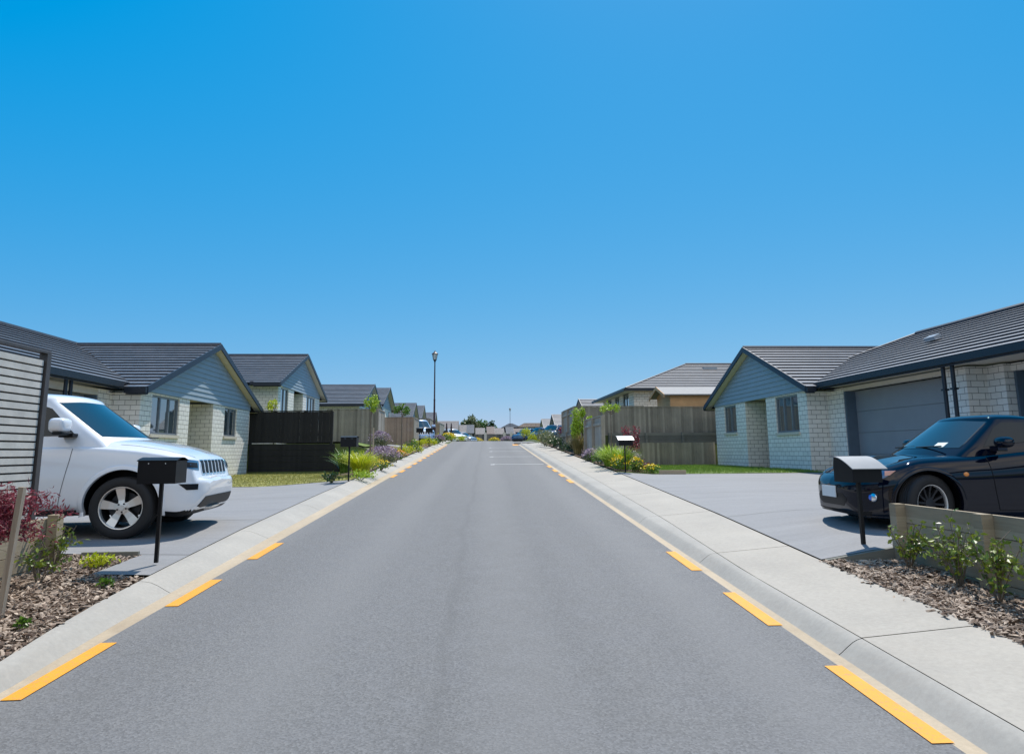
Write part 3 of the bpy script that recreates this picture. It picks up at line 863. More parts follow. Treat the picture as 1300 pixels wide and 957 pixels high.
# ------------------------------------------------------------------ fences and walls
def fence(name, label, p0, p1, z0, z1, m, pw=.1, post='paling', cat='fence', cap=True, gaps=.004, posts=2.4, wobble=.012, rails=True, pm=None, group=None):
    """upright palings from p0 to p1 (x, y), each board a little different, on posts"""
    a, c = Vector((*p0, 0)), Vector((*p1, 0)); L = (c-a).length; d = (c-a)/L
    ang = math.atan2(d.y, d.x)
    F = thing(name, label, cat, (p0[0], p0[1], z0), ang, group)
    b = MB(); x = 0; h = z1-z0
    while x < L - .02:
        w = min(pw, L-x); t = random.uniform(0, .012)
        b.box(x+gaps/2, x+w-gaps/2, -.012-t, .010-t, random.uniform(-.02, .02)*0 - .02, h - random.uniform(0, wobble)); x += w
    b.build('palings', M[m], F)
    r = MB()
    for zz in ((.25, h-.3) if h > 1 else (.2, h-.2)):
        r.box(0, L, .012, .06, zz, zz+.09)
    r.build('rail', M[m], F)
    if cap:
        q = MB(); q.box(-.02, L+.02, -.045, .045, h+.002, h+.035); q.build('capping', M[m], F)
    n = max(1, round(L/posts))
    for i in range(n+1):
        q = MB(); xx = L*i/n; q.box(xx-.05, xx+.05, .012, .11, -.1, h+.001) if 0 < i < n else q.box(xx-.05, xx+.05, -.03, .10, -.1, h+.001)
        q.build('post', M[pm or m], F)
    return F
def boards(name, label, p0, p1, z0, z1, m, n, post_sp=1.2, cat='wall', th=.045, side=1, ptop=.0, pm=None, gap=.007):
    """horizontal boards with square posts on one side"""
    a, c = Vector((*p0, 0)), Vector((*p1, 0)); L = (c-a).length; d = (c-a)/L
    F = thing(name, label, cat, (p0[0], p0[1], z0), math.atan2(d.y, d.x))
    b = MB(); h = (z1-z0)/n
    for i in range(n):
        t = random.uniform(-.004,.004); b.box(random.uniform(0,.01), L-random.uniform(0,.01), -th/2+t, th/2+t, i*h+gap/2, (i+1)*h-gap/2)
    b.build('boards', M[m], F)
    k = max(1, round(L/post_sp))
    for i in range(k+1):
        q = MB(); xx = .06 + (L-.12)*i/k; y0, y1 = sorted((side*(th/2+.003), side*(th/2+.10))); q.box(xx-.05, xx+.05, y0, y1, -.1, z1-z0+ptop); q.build('post', M[pm or m], F)
    return F
# left side
fence('paling_fence', 'black stained paling fence standing on the black retaining wall', (-8.63,27.42), (-5.5,27.42), 1.93, 3.13, 'black_board', .145, gaps=.005, pm='black_board')
boards('retaining_wall', 'black stained retaining wall below the black paling fence, beside the left lawn', (-8.63,27.36), (-5.35,27.36), .72, 1.86, 'black_board', 5, 1.1)
boards('retaining_wall', 'low black timber edging right of the tall black retaining wall', (-5.34,27.34), (-4.3,27.34), .78, 1.24, 'black_board', 2, 1.0)
boards('retaining_wall', 'short grey board retaining wall between black wall and strap-leaf plant', (-5.3,27.9), (-4.25,27.9), 1.2, 1.8, 'timber', 3, 1.0)
fence('paling_fence', 'grey paling fence facing the camera, right of the black fence', (-6.4,31.0), (-4.26,31.0), 1.75, 3.42, 'paling', .1)
fence('paling_fence', 'sunlit end return of the grey paling fence behind the first young street tree', (-4.2,31.1), (-4.2,33.2), 1.6, 3.42, 'paling_pale_sunlit', .1)
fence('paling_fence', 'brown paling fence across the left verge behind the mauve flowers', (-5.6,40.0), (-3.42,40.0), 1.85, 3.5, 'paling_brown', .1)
fence('paling_fence', 'sunlit end return of the brown paling fence beside the parked van', (-3.36,40.1), (-3.36,43.6), 1.8, 3.5, 'paling_pale_sunlit', .1)
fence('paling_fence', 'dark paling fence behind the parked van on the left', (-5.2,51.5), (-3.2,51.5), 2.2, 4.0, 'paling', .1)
fence('paling_fence', 'pale fence return left of the lamp post, behind the van', (-3.14,51.6), (-3.1,56.0), 2.2, 4.0, 'paling_pale_sunlit', .1)
fence('paling_fence', 'narrow paling fence just right of the lamp post', (-3.9,62), (-2.95,62), 2.4, 4.1, 'paling_brown', .1)
fence('paling_fence', 'pale fence end beyond the narrow paling fence', (-2.9,62.1), (-2.7,67), 2.4, 4.1, 'paling_pale_sunlit', .1)
fence('paling_fence', 'distant brown fence behind the two maroon posts', (-3.2,82), (-1.7,82), 2.4, 4.2, 'paling_brown', .12)
# right side
fence('paling_fence', 'greenish grey lower paling fence at the back of the right lawn', (5.5,27.3), (9.72,27.3), .88, 1.83, 'paling', .1, cap=False)
boards('retaining_wall', 'dark board retaining wall between the lower and the upper fence on the right', (5.6,28.12), (10.3,28.12), 1.78, 2.24, 'dark_timber', 3, 1.5, side=-1)
fence('paling_fence', 'tall grey paling fence across the right side, in front of the timber shed', (5.45,28.3), (10.6,28.3), 2.2, 3.3, 'paling', .1)
fence('paling_fence', 'tall paling fence set back at the left end of the long right fence', (4.92,32.4), (8.2,32.4), 2.1, 3.6, 'paling', .1)
fence('paling_fence', 'tall fence return along the footpath, left end of the right fences', (4.9,32.46), (4.9,36.6), 2.0, 3.6, 'paling_pale_sunlit', .1)
fence('fence_panel', 'short pale paling panel between the staked tree and the bright green tree', (4.6,23.8), (4.6,27.5), 1.15, 2.72, 'paling_pale_sunlit', .3)
fence('paling_fence', 'low paling fence along the right footpath behind the dark bushes', (4.45,29.2), (4.45,36.8), 1.5, 2.4, 'paling', .15, cap=False)
# fence across the far end
fence('paling_fence', 'far grey fence across the end of the street under the row of roofs', (.4,118), (8.6,118), 2.5, 4.5, 'paling_far', .35)
for k, (px, lab) in enumerate([(616,'leftmost pale post at the end of the street'), (640,'middle pale post at the end of the street'), (648.5,'rightmost pale post at the end of the street')]):
    q = MB(); x = (px-599)/867*100; q.box(x-.18, x+.18, 99.85, 100.15, 2.3, 4.3); tag(q.build('gate_post', M['soffit']), lab, 'post')

# timber retaining walls in front
boards('retaining_wall', 'low treated timber wall beside the mulch bed on the right, in front of the black car', (4.20,6.64), (4.20,2.0), .26, .975, 'timber', 4, 1.12, side=-1, ptop=.002)
boards('retaining_wall', 'low pale timber wall behind the red maple on the left', (-4.12,7.15), (-4.12,2.0), .30, .90, 'timber', 4, 1.12, side=1, ptop=.03)
b = MB(); b.prism([(3.40,.30),(4.15,.30)] + [(x, GH(x, 6.67)+.006) for x in (4.15, 4.0, 3.8, 3.6, 3.40)], 1, 6.605, 6.655); tag(b.build('edging_board', M['dark_timber']), 'short dark edging board between the mulch and the right driveway', 'edging')
b = MB(); b.box(-4.1,-3.52, 7.70, 7.742, .40, .49); tag(b.build('edging_board', M['dark_timber']), 'short dark edging board behind the small lime bush on the left', 'edging')
# slatted privacy screen
SC = thing('privacy_screen', 'pale horizontal slat screen in a dark frame at the left edge', 'fence', (-4.3, 7.1, .45), -math.pi/2)
b = MB(); z = .08
while z < 2.0:
    b.box(.06, 4.9, -.022, .022, z, z+.057); z += .074
b.build('slats', M['slat'], SC)
b = MB(); b.box(.04, 4.88, -.034, -.026, .06, 2.0); b.build('backing', M['slatframe'], SC)
for x in (0, 2.45, 4.9):
    q = MB(); q.box(x-.03, x+.035, -.04, .04, -.1, 2.06); q.build('post', M['slatframe'], SC)
q = MB(); q.box(-.03, 4.95, -.035, .035, 2.062, 2.088); q.build('top_rail', M['slatframe'], SC)

# ------------------------------------------------------------------ mailboxes
def mailbox(label, x, y, z, silver=False, w=.44, hgt=.78, rz=0, lean=0):
    T = thing('mailbox', label, 'mailbox', (x, y, z), rz)
    p = MB(); p.box(-.017, .017, -.017, .017, 0, hgt); p.build('pole', M['black'], T)
    b = MB(); h = .14 if silver else .225; d = .16
    b.box(-w/2, w/2, -d, d, hgt, hgt+h); b.build('box', M['black'], T)
    l = MB(); rows = []
    n = 10; H_ = .12 if silver else .05
    for i in range(n+1):
        t = i/n; yy = (-d-.05 + (2*d+.07)*t) if silver else -d-.012 + (2*d+.024)*t; zz = hgt+h + (H_*math.sin(math.pi*(.0+.60*t)) if silver else .004+.03*math.sin(math.pi*t))
        rows.append([(-w/2-(.03 if silver else .008), yy, zz), (w/2+(.03 if silver else .008), yy, zz)])
    l.grid(rows); l.grid([[(a[0], a[1], a[2]-.008) for a in r] for r in rows])
    for k in (0, 1):
        l.grid([[r[k] for r in rows], [(r[k][0], r[k][1], r[k][2]-.008) for r in rows]])
    l.grid([rows[0], [(a[0],a[1],a[2]-.008) for a in rows[0]]])
    l.build('lid', M['galv' if silver else 'black'], T, smooth=40)
    if silver:
        e = MB()
        for sx in (-1, 1):
            pts = [(-d, hgt+h)] + [(-d-.05+(2*d+.07)*i/n, hgt+h+H_*math.sin(math.pi*(.0+.60*i/n))-.01) for i in range(1, n)] + [(d, hgt+h)]
            e = MB(); a, c = sorted((sx*(w/2-.004), sx*(w/2+.004))); e.prism(pts, 0, a, c); e.build('end_panel', M['black'], T)
    else:
        for i in (-1, 1):
            e = MB(); e.lathe([(0,-.004),(.006,-.004),(.006,0),(0,0)], (i*w*.22, -d-.001, hgt+h*.88), 'y', 8); e.build('rivet', M['chrome'], T)
    return T
mailbox('black box mailbox on a thin pole in front of the white car', -3.12, 7.22, .445, w=.36, hgt=.77, rz=R(4))
mailbox('mailbox with a curved silver lid in front of the black car', 3.97, 6.95, .47, True, w=.32, rz=R(4), hgt=.70)
mailbox('black box mailbox by the edge of the left lawn', -2.96, 16.95, .83, w=.38, hgt=.82)
mailbox('mailbox with a silver lid among the yellow flowers on the right', 4.1, 18.35, .91, True, w=.38, hgt=.74)
mailbox('left one of the two dark mailboxes before the parked van', -2.86, 38.2, 1.8, w=.38, hgt=.80)
mailbox('right one of the two dark mailboxes before the parked van', -2.36, 38.4, 1.8, w=.38, hgt=.80)
mailbox('small dark mailbox left of the far maroon post', -2.6, 66, 2.42, w=.42, hgt=.8)
mailbox('small dark mailbox under the far maroon post', -2.0, 70, 2.42, w=.42, hgt=.8)

# ------------------------------------------------------------------ street lamp
def lamp(label, x, y, z, h):
    T = thing('street_lamp', label, 'street lamp', (x, y, z))
    p = MB(); p.lathe([(.0,0),(.15,0),(.15,.08),(.11,.14),(.11,.95),(.13,1.0),(.075,1.1),(.062,h*.45),(.078,h*.45+.04),(.055,h*.45+.1),(.042,h-.9),(.06,h-.86),(.03,h-.8),(0,h-.8)], n=16)
    p.build('pole', M['maroon'], T, smooth=40)
    c = MB(); c.lathe([(0,h-.82),(.05,h-.82),(.12,h-.70),(.12,h-.68),(0,h-.68)], n=16); 
    for k in range(6):
        a = k*math.pi/3; c.tube([(.12*math.cos(a), .12*math.sin(a), h-.7), (.20*math.cos(a), .20*math.sin(a), h-.26)], .012, 5)
    c.build('lantern_frame', M['black'], T)
    g = MB(); g.lathe([(.115,h-.68),(.19,h-.27)], n=6); g.build('lantern_glass', M['lampglass'], T)
    r = MB(); r.lathe([(.24,h-.27),(.24,h-.24),(.12,h-.14),(.06,h-.10),(.06,h-.05),(.02,h-.02),(0,h+.05)], n=16); r.lathe([(0,h-.27),(.24,h-.27)], n=16); r.build('lantern_cap', M['maroon'], T, smooth=40)
    return T
lamp('tall maroon street lamp with a lantern head on the left verge', -2.72, 50.0, 2.25, 6.65)
lamp('distant thin lamp post on the skyline beyond the end of the street', 8.9, 160, 2.4, 9.3)
for k, (x, lab) in enumerate([(-2.7,'left one of two far maroon posts'), (-2.2,'right one of two far maroon posts')]):
    q = MB(); q.lathe([(0,0),(.09,0),(.09,1.6),(.12,1.65),(.08,1.8),(.05,2.2),(0,2.2)], (x, 74, 2.4), n=12); tag(q.build('maroon_post', M['maroon'], smooth=40), lab, 'post')

# ------------------------------------------------------------------ plants
def leafball(b, c, rx, ry, rz_, n, s, mi=0, shell=.55, aspect=.5, up=.3):
    for _ in range(n):
        while True:
            p = Vector((random.uniform(-1,1), random.uniform(-1,1), random.uniform(-1,1)))
            if p.length <= 1 and p.length > shell*random.random(): break
        q = Vector((c[0]+p.x*rx, c[1]+p.y*ry, c[2]+p.z*rz_))
        leaf(b, q, s*random.uniform(.6,1.3), mi, aspect, (p + Vector((0,0,up))).normalized())
def leaf(b, q, s, mi=0, aspect=.5, bias=None):
    d = Vector((random.gauss(0,1), random.gauss(0,1), random.gauss(0,.7)))
    if bias is not None: d += bias*1.2
    d.normalize(); a = d.orthogonal().normalized(); a.rotate(Matrix.Rotation(random.uniform(0,6.283), 3, d)); t = d.cross(a)
    w = s*aspect/2
    q = Vector(q); i = len(b.v)
    b.v.extend(tuple(v) for v in (q, q+a*s*.5+t*w+d*s*.06, q+a*s, q+a*s*.5-t*w+d*s*.06))
    b.f.append((i,i+1,i+2,i+3)); b.m.append(mi)
def tuft(b, c, r, h, n, w=.012, mi=0, spread=.6, seg=3):
    for _ in range(n):
        a = random.uniform(0, 6.283); r0 = r*.35*math.sqrt(random.random()); x, y = c[0]+r0*math.cos(a), c[1]+r0*math.sin(a)
        out = r*random.uniform(.3,1)*spread*1.4; hh = h*random.uniform(.6,1.05); a2 = a+random.uniform(-.5,.5)
        px, py = -math.sin(a2)*w, math.cos(a2)*w; L = []; Rr = []
        for k in range(seg+1):
            t = k/seg; ox = out*t*t; zz = c[2] + hh*(t - .22*t*t*t*(out/r)); ww = (1-t*.85)
            L.append((x+math.cos(a2)*ox-px*ww, y+math.sin(a2)*ox-py*ww, zz)); Rr.append((x+math.cos(a2)*ox+px*ww, y+math.sin(a2)*ox+py*ww, zz))
        b.grid([L, Rr], mi)
PL = {'n': 0}
def shrub(kind, label, x, y, w, h, z=None, name=None, dens=1.0, cat='plant'):
    z = GH(x, y) if z is None else z
    b = MB(); fl = None; c = (0,0,0)
    ls = .05 if y < 12 else (.075 if y < 35 else .12)
    n = int(dens*260*(w*h)/(.5*.5)/(ls/.06)**1.5) + 60
    mats = {'green':'leaf','dark':'leaf_dark','lime':'leaf_lime','yellow':'leaf_yellow','grey':'leaf_grey','red':'leaf_red','brown':'leaf_brown','gloss':'leaf_gloss'}
    k = kind.split('+'); base = k[0]
    if base.startswith('grass_'):
        m = M[mats[base[6:]]]; tuft(b, c, w*.5, h, int(320*dens*(w/.8)), .008 if y < 12 else .016, 0, .9); nm = name or 'grass_tuft'
    elif base.startswith('strap_'):
        m = M[mats[base[6:]]]; tuft(b, c, w*.5, h, int(120*dens), .03, 0, 1.0, 4); nm = name or 'strap_leaf_plant'
    else:
        m = M[mats[base]]; nm = name or 'shrub'
        lobes = 5 + int(w*4)
        for i in range(lobes):
            a = random.uniform(0, 6.283); rr = w*.3*math.sqrt(random.random())
            sc = random.uniform(.45,.75)
            leafball(b, (rr*math.cos(a), rr*math.sin(a), h*(.32+.3*random.random())), w*.32*sc*1.4, w*.32*sc*1.4, h*.34*sc*1.35, n//lobes, ls)
        for i in range(6):
            a = random.uniform(0, 6.283); b.tube([(0,0,-.05),(w*.3*math.cos(a), w*.3*math.sin(a), h*.6)], [.012,.004], 4, 1, False)
    P = b.build(nm, [m, M['bark']], normals=False); P.location = (x, y, z)
    tag(P, label, cat)
    if len(k) > 1:
        f = MB(); fm = M['flower_'+k[1]]; 
        cnt = int((90 if k[1] != 'purple' else 260)*dens*w*h/.25)
        for _ in range(cnt):
            a = random.uniform(0, 6.283); e = random.uniform(.1, 1.5); rr = w*.52*math.cos(e)*random.uniform(.75,1.05)
            leaf(f, (rr*math.cos(a), rr*math.sin(a), h*(.40+.62*math.sin(e)*random.uniform(.8,1.05))), ls*.8, 0, .8, Vector((0,0,1)))
        f.build('blossom', fm, P, normals=False)
    return P
def young_tree(label, x, y, z, h, cw, ch, leafm='leaf', trunk_r=.025, n=900, ls=.12, stake=True, lean=0, name='young_tree', clear=.55):
    T = thing(name, label, 'tree', (x, y, z))
    t = MB(); pts = [(0,0,-.1),(lean*.3,.01,h*.3),(lean*.6,-.01,h*.6),(lean,0,h*.95)]
    t.tube(pts, [trunk_r*1.3,trunk_r,trunk_r*.8,trunk_r*.35], 8)
    rnd = [random.uniform(0,6.283) for _ in range(9)]
    tips = []
    for i, a in enumerate(rnd):
        z0 = h-ch*random.uniform(.55,.95); q = Vector((lean*z0/h,0,z0)); tip = q + Vector((math.cos(a)*cw*.4, math.sin(a)*cw*.4, ch*random.uniform(.2,.5)))
        t.tube([q, (q+tip)/2 + Vector((0,0,-.03)), tip], [trunk_r*.5,trunk_r*.35,trunk_r*.12], 5, 0, False); tips.append(tip)
    t.build('trunk', M['bark'], T, smooth=True)
    c = MB()
    for tip in tips + [Vector((lean,0,h-.1)), Vector((lean,0,h-ch*.4))]:
        s = random.uniform(.6,1.1)
        leafball(c, tip, cw*.22*s, cw*.22*s, ch*.2*s, n//11, ls, 0, .2)
    c.build('crown', M[leafm], T, normals=False)
    return T

# left verge
V = [
 ('dark','small round dark green shrub on the lawn edge left of the mailbox',-3.35,16.75,.55,.34),
 ('lime','low spreading lime green plant at the foot of the lawn mailbox',-2.78,17.55,.85,.26),
 ('grass_yellow','big yellow-green grass tuft by the kerb, beyond the lawn mailbox',-2.98,18.9,1.1,.75),
 ('strap_green','bright green strap-leaf clump behind the lawn mailbox',-3.8,21.2,.9,.9),
 ('green','green leafy mound behind the big yellow grass tuft',-3.35,22.6,.85,.5),
 ('grey+purple','mauve flowering bush beside the kerb, left of the yellow blossoms',-2.9,23.6,1.0,.6),
 ('green+yellow','yellow flowering mound right of the big grass tuft',-2.72,20.9,.65,.30),
 ('grey+purple','mauve bush at the foot of the first young street tree',-3.45,25.6,1.1,.65),
 ('green+orange','orange flowering mound between two mauve bushes',-2.72,26.6,.6,.36),
 ('yellow','lime bush right of the orange flowers',-2.85,29.0,1.0,.6),
 ('green','leafy green bush behind the strap-leaf clump',-4.35,24.6,1.1,.85),
 ('lime','lime bush at the foot of the low black edging',-4.5,26.6,.9,.75),
 ('grass_lime','lime grass clump before the grey paling fence',-4.0,27.2,.9,.8),
 ('green','upright green bush below the brown paling fence',-2.75,31.6,.7,.75),
 ('yellow','low yellow-green plant at the far corner of the flower bed',-2.5,33.0,.65,.40),
 ('grey+purple','pale mauve bush against the grey fence',-3.9,29.6,1.0,.7),
 ('yellow','yellow-green bush left of the two dark mailboxes',-3.0,39.6,.9,.55),
 ('yellow','bright yellow-green bush behind the two dark mailboxes',-2.45,40.6,1.0,.65),
 ('green','dark green round bush right of the two mailboxes',-2.35,43.5,.7,.55),
 ('grey+purple','mauve bush near the foot of the lamp post',-2.2,46.5,.8,.55),
 ('yellow','yellow bush right of the lamp post',-2.35,49.0,1.1,.65),
 ('green','green bush where the left kerb meets the crest',-2.0,52.5,.9,.65),
 ('yellow+yellow','yellow and orange bush at the crest of the left kerb',-1.9,56.0,1.2,.6),
 ('yellow','yellow bush beyond the crest, left of the far white car',-1.85,64,1.4,.75),
 ('yellow','yellow bush beyond the crest, below the far white car',-1.0,70,1.4,.75),
 ('green+yellow','low yellow flowers at the end of the street, left part',.6,90,1.8,.80),
 ('green+yellow','low yellow flowers at the end of the street, middle part',3.0,92,1.6,.80),
 ('grey+purple','mauve flowers at the end of the street',4.7,93,1.8,.95),
]
for v in V: shrub(*v)
W_ = [
 ('grey+purple','mauve bush at the left end of the right flower bed',4.12,23.6,.7,.45),
 ('green','green bush beside the footpath, right of the mauve bush',4.1,22.0,.75,.6),
 ('grass_lime','lime grass tuft in the middle of the right flower bed',4.2,20.8,1.0,.8),
 ('grass_lime','lime grass tuft left of the silver lid mailbox',4.3,19.7,1.0,.8),
 ('green+yellow','yellow flowering plant at the foot of the silver lid mailbox',4.0,18.75,.55,.42),
 ('red','small dark red bush right of the silver lid mailbox',4.7,19.2,.6,.45),
 ('green+yellow','yellow flowering plant below the red maple on the right',4.5,18.8,.5,.42),
 ('green+yellow','low yellow-green plant at the corner of the right lawn',4.85,18.55,.6,.26),
 ('grey+purple','mauve bush behind the lime grass tufts',4.9,22.0,1.0,.7),
 ('grey','big grey-green hedge bush at the bend of the right footpath',4.15,38.4,1.3,1.05),
 ('grey','grey-green hedge bush left of the dark bush on the right',4.2,36.2,1.2,.95),
 ('grey','grey-green bush at the far end of the right hedge',4.3,40.8,1.3,1.05),
 ('dark','dark bush in front of the low fence by the right footpath',4.15,33.0,1.0,.75),
 ('dark','second dark bush in front of the low fence, nearer the bright tree',4.15,30.2,.8,.55),
 ('grass_brown','brown feathery grass left of the pale fence panel',4.3,28.0,.8,.95),
 ('yellow','lime bush beyond the right footpath, left one of three',4.6,60,1.1,1.15),
 ('yellow','lime bush beyond the right footpath, middle one of three',5.5,61,1.2,1.2),
 ('yellow+yellow','yellow bush beyond the right footpath, right one of three',6.4,60,1.1,1.4),
 ('grey+purple','mauve bush beside the yellow bush beyond the right footpath',6.75,57.5,.9,1.0),
 ('red','pink-red bush in front of the gabled house on the right',7.0,52,1.1,2.1),
]
for v in W_: shrub(*v)
# stones and boards at the corner of the right bed
b = MB(); b.box(0,.7,-.05,.05,-.05,.09,0,Matrix.Translation((5.0,18.32,.9)) @ Matrix.Rotation(R(-8),4,'Z')); tag(b.build('edging_log', M['timber']), 'short weathered timber edging at the corner of the right lawn', 'edging')

young_tree('young staked street tree in front of the grey fence return on the left', -3.25, 22.4, 1.05, 2.3, .42, .75, 'leaf_lime', .025, 420, .085)
young_tree('second young street tree in front of the brown fence', -2.85, 28.2, 1.3, 2.2, .6, .6, 'leaf', .028, 420, .10)
young_tree('young tree with a yellow tip showing above the black fence', -8.0, 28.4, 1.9, 1.75, .55, .6, 'leaf_yellow', .02, 240, .1)
young_tree('bright green bushy tree beside the low fence on the right', 4.62, 28.6, 1.4, 1.8, .8, 1.6, 'leaf_lime', .035, 2600, .10)
young_tree('thin staked tree with a lime crown before the tall right fence', 4.1, 20.1, 1.1, 1.8, .5, .4, 'leaf_lime', .016, 300, .07)
young_tree('red leaved maple behind the silver lid mailbox on the right', 4.45, 19.7, 1.0, 1.2, .75, .95, 'leaf_red', .016, 520, .07, name='maple_tree')

# stakes beside the thin tree
def stake(label, x, y, z, h, lean=(0,0), w=.02):
    b = MB(); Mx = Matrix.Translation((x,y,z)) @ Matrix.Rotation(lean[0],4,'Y') @ Matrix.Rotation(lean[1],4,'X'); b.box(-w,w,-w,w,-.1,h,0,Mx)
    return tag(b.build('garden_stake', M['stake']), label, 'stake')
stake('upright stake beside the first young street tree on the left', -3.16, 22.4, 1.0, 1.3)
stake('thick stake in front of the red maple at the left edge', -3.42, 5.42, .32, .95, (R(4),0), .019)

# foreground red maple
mp = thing('maple_tree', 'red japanese maple spreading in front of the slat screen at the left edge', 'tree', (-3.82, 5.9, .40))
t = MB(); c = MB()
tr = [(.28,-.35,-.05),(.24,-.3,.25),(.08,-.15,.5),(-.1,0,.7)]
t.tube(tr, [.012,.010,.009,.007], 6)
for i in range(34):
    a = random.uniform(0, 6.283); el = random.uniform(-.3,1.2); L = random.uniform(.22,.58)
    p0 = Vector(tr[2]).lerp(Vector(tr[3]), random.random())
    tip = p0 + Vector((math.cos(a)*L, math.sin(a)*L*.9, math.sin(el)*L*.45))
    mid = (p0+tip)/2 + Vector((0,0,.07))
    t.tube([p0, mid, tip], [.005,.0035,.0015], 5, 0, False)
    for k in range(120):
        q = random.random(); pt = (p0.lerp(mid, q*2) if q < .5 else mid.lerp(tip, q*2-1)) + Vector((random.gauss(0,.05), random.gauss(0,.05), random.gauss(0,.035)-.02))
        leaf(c, pt, random.uniform(.03,.065), 0, .27, Vector((0,0,.6)))
        leaf(c, pt, random.uniform(.025,.055), 0, .27, Vector((0,0,.6)))
t.build('trunk', M['bark'], mp); c.build('crown', M['leaf_red'], mp, normals=False)

# leafy shrubs along the right timber wall, and two on the left
def leafy(label, x, y, z, h, spread, stems, leaves, ls=.055, m='leaf_gloss', toward=(0,0)):
    T = thing('leafy_shrub', label, 'shrub', (x, y, z))
    s = MB(); c = MB()
    for i in range(stems):
        a = random.uniform(0, 6.283); L = h*random.uniform(.6,1.05)
        p = [Vector((0,0,-.03)), Vector((math.cos(a)*spread*.3, math.sin(a)*spread*.3, L*.45)), Vector((math.cos(a)*spread*random.uniform(.5,1)+toward[0]*.2, math.sin(a)*spread*random.uniform(.5,1)+toward[1]*.2, L))]
        s.tube(p, [.007,.005,.0025], 5, 0, False)
        for j in range(3):
            q0 = p[1].lerp(p[2], random.random()); q1 = q0 + Vector((random.gauss(0,.08), random.gauss(0,.08), random.uniform(.0,.12)))
            s.tube([q0,q1],[.003,.0015],4,0,False)
            for k in range(leaves//6): leaf(c, q0.lerp(q1, random.random()) + Vector((random.gauss(0,.012), random.gauss(0,.012), 0)), ls*random.uniform(.6,1.2), 0, .55, Vector((0,0,.8)))
        for k in range(leaves//2):
            q = random.random()**.6; pt = (p[0].lerp(p[1], q*2) if q < .5 else p[1].lerp(p[2], q*2-1)) + Vector((random.gauss(0,.022), random.gauss(0,.022), random.gauss(0,.02)))
            if pt.z < .07: continue
            leaf(c, pt, ls*random.uniform(.6,1.25), 0, .55, Vector((0,0,.8)))
    s.build('stems', M['bark'], T); c.build('leaves', M[m], T, normals=False)
leafy('leafy shrub at the end post of the right timber wall', 3.98, 6.25, .43, .40, .22, 9, 24)
leafy('leafy shrub at the middle of the right timber wall', 3.95, 5.55, .40, .50, .26, 13, 28)
leafy('second tall leafy shrub along the right timber wall', 3.88, 5.05, .38, .50, .25, 12, 28)
leafy('leafy shrub at the right edge of the picture by the timber wall', 3.9, 4.5, .36, .46, .26, 12, 28)
leafy('small leafy shrub by the low timber wall on the left', -3.95, 6.95, .43, .40, .2, 8, 22)
leafy('small leafy shrub beneath the red maple on the left', -3.75, 6.4, .40, .30, .2, 7, 18)
p_ = shrub('yellow','small lime green bush in the mulch left of the black mailbox',-3.62,7.15,.36,.15,dens=1.6)
p_ = shrub('green','tiny weed in the mulch near the left kerb',-3.15,6.35,.14,.07,dens=1.2)
p_ = shrub('green','tiny weed in the mulch below the garden stake',-3.1,5.15,.1,.05,dens=1.0)
# trees on the skyline
def big_tree(label, x, y, z, h, w, m, n, base_h=.3):
    T = thing('tree', label, 'tree', (x, y, z))
    t = MB(); t.tube([(0,0,-.3),(0.1,0,h*.35),(0,0,h*.7)], [.35,.28,.12], 8)
    for i in range(6):
        a = i*1.05; t.tube([(0,0,h*.35),(math.cos(a)*w*.3, math.sin(a)*w*.3, h*.7)], [.15,.05], 5, 0, False)
    t.build('trunk', M['bark'], T)
    c = MB()
    for i in range(14):
        a = random.uniform(0, 6.283); rr = w*.34*math.sqrt(random.random()); zz = h*random.uniform(base_h+.1,.86)
        k = 1 - .5*abs(zz/h-.6)
        leafball(c, (rr*math.cos(a)*k, rr*math.sin(a)*k, zz), w*.2, w*.2, h*.16, n//14, .5, 0, .3, .7)
    c.build('crown', M[m], T, normals=False)
big_tree('tall olive green tree on the skyline left of the street axis', -.1, 172, 2.4, 8.3, 5.0, 'leaf_grey', 3200)
big_tree('darker green tree joined to the right of the tall skyline tree', 2.2, 174, 2.4, 7.0, 4.6, 'leaf', 2400)
big_tree('dark green tree at the left foot of the tall skyline tree', -1.7, 170, 2.4, 7.0, 2.8, 'leaf_dark', 1500)
big_tree('small dark round tree on the skyline at the street axis', 4.7, 172, 2.4, 6.9, 2.9, 'leaf_dark', 900)
big_tree('low green tree on the skyline beside the long roofs', 6.8, 175, 2.4, 5.9, 3.4, 'leaf', 700)
# ------------------------------------------------------------------ cars  (+x forward, origin on the ground under the front axle)
def smooth_table(T):
    xs_ = [p[0] for p in T]; ys_ = [p[1] for p in T]; n = len(T)
    d = [(ys_[i+1]-ys_[i])/(xs_[i+1]-xs_[i]) for i in range(n-1)]
    m = [d[0]] + [0 if d[i-1]*d[i] <= 0 else 2*d[i-1]*d[i]/(d[i-1]+d[i]) for i in range(1, n-1)] + [d[-1]]
    def f(x):
        if x <= xs_[0]: return ys_[0]
        if x >= xs_[-1]: return ys_[-1]
        i = max(k for k in range(n-1) if xs_[k] <= x); h = xs_[i+1]-xs_[i]; t = (x-xs_[i])/h
        return (2*t**3-3*t*t+1)*ys_[i] + (t**3-2*t*t+t)*h*m[i] + (-2*t**3+3*t*t)*ys_[i+1] + (t**3-t*t)*h*m[i+1]
    return f
def catmull(P, k=5):
    out = []; n = len(P)
    for i in range(n-1):
        a, b_, c, d = P[max(i-1,0)], P[i], P[i+1], P[min(i+2,n-1)]
        for j in range(k):
            t = j/k
            out.append(tuple(.5*((2*b_[q]) + (-a[q]+c[q])*t + (2*a[q]-5*b_[q]+4*c[q]-d[q])*t*t + (-a[q]+3*b_[q]-3*c[q]+d[q])*t**3) for q in (0,1)))
    out.append(P[-1]); return out
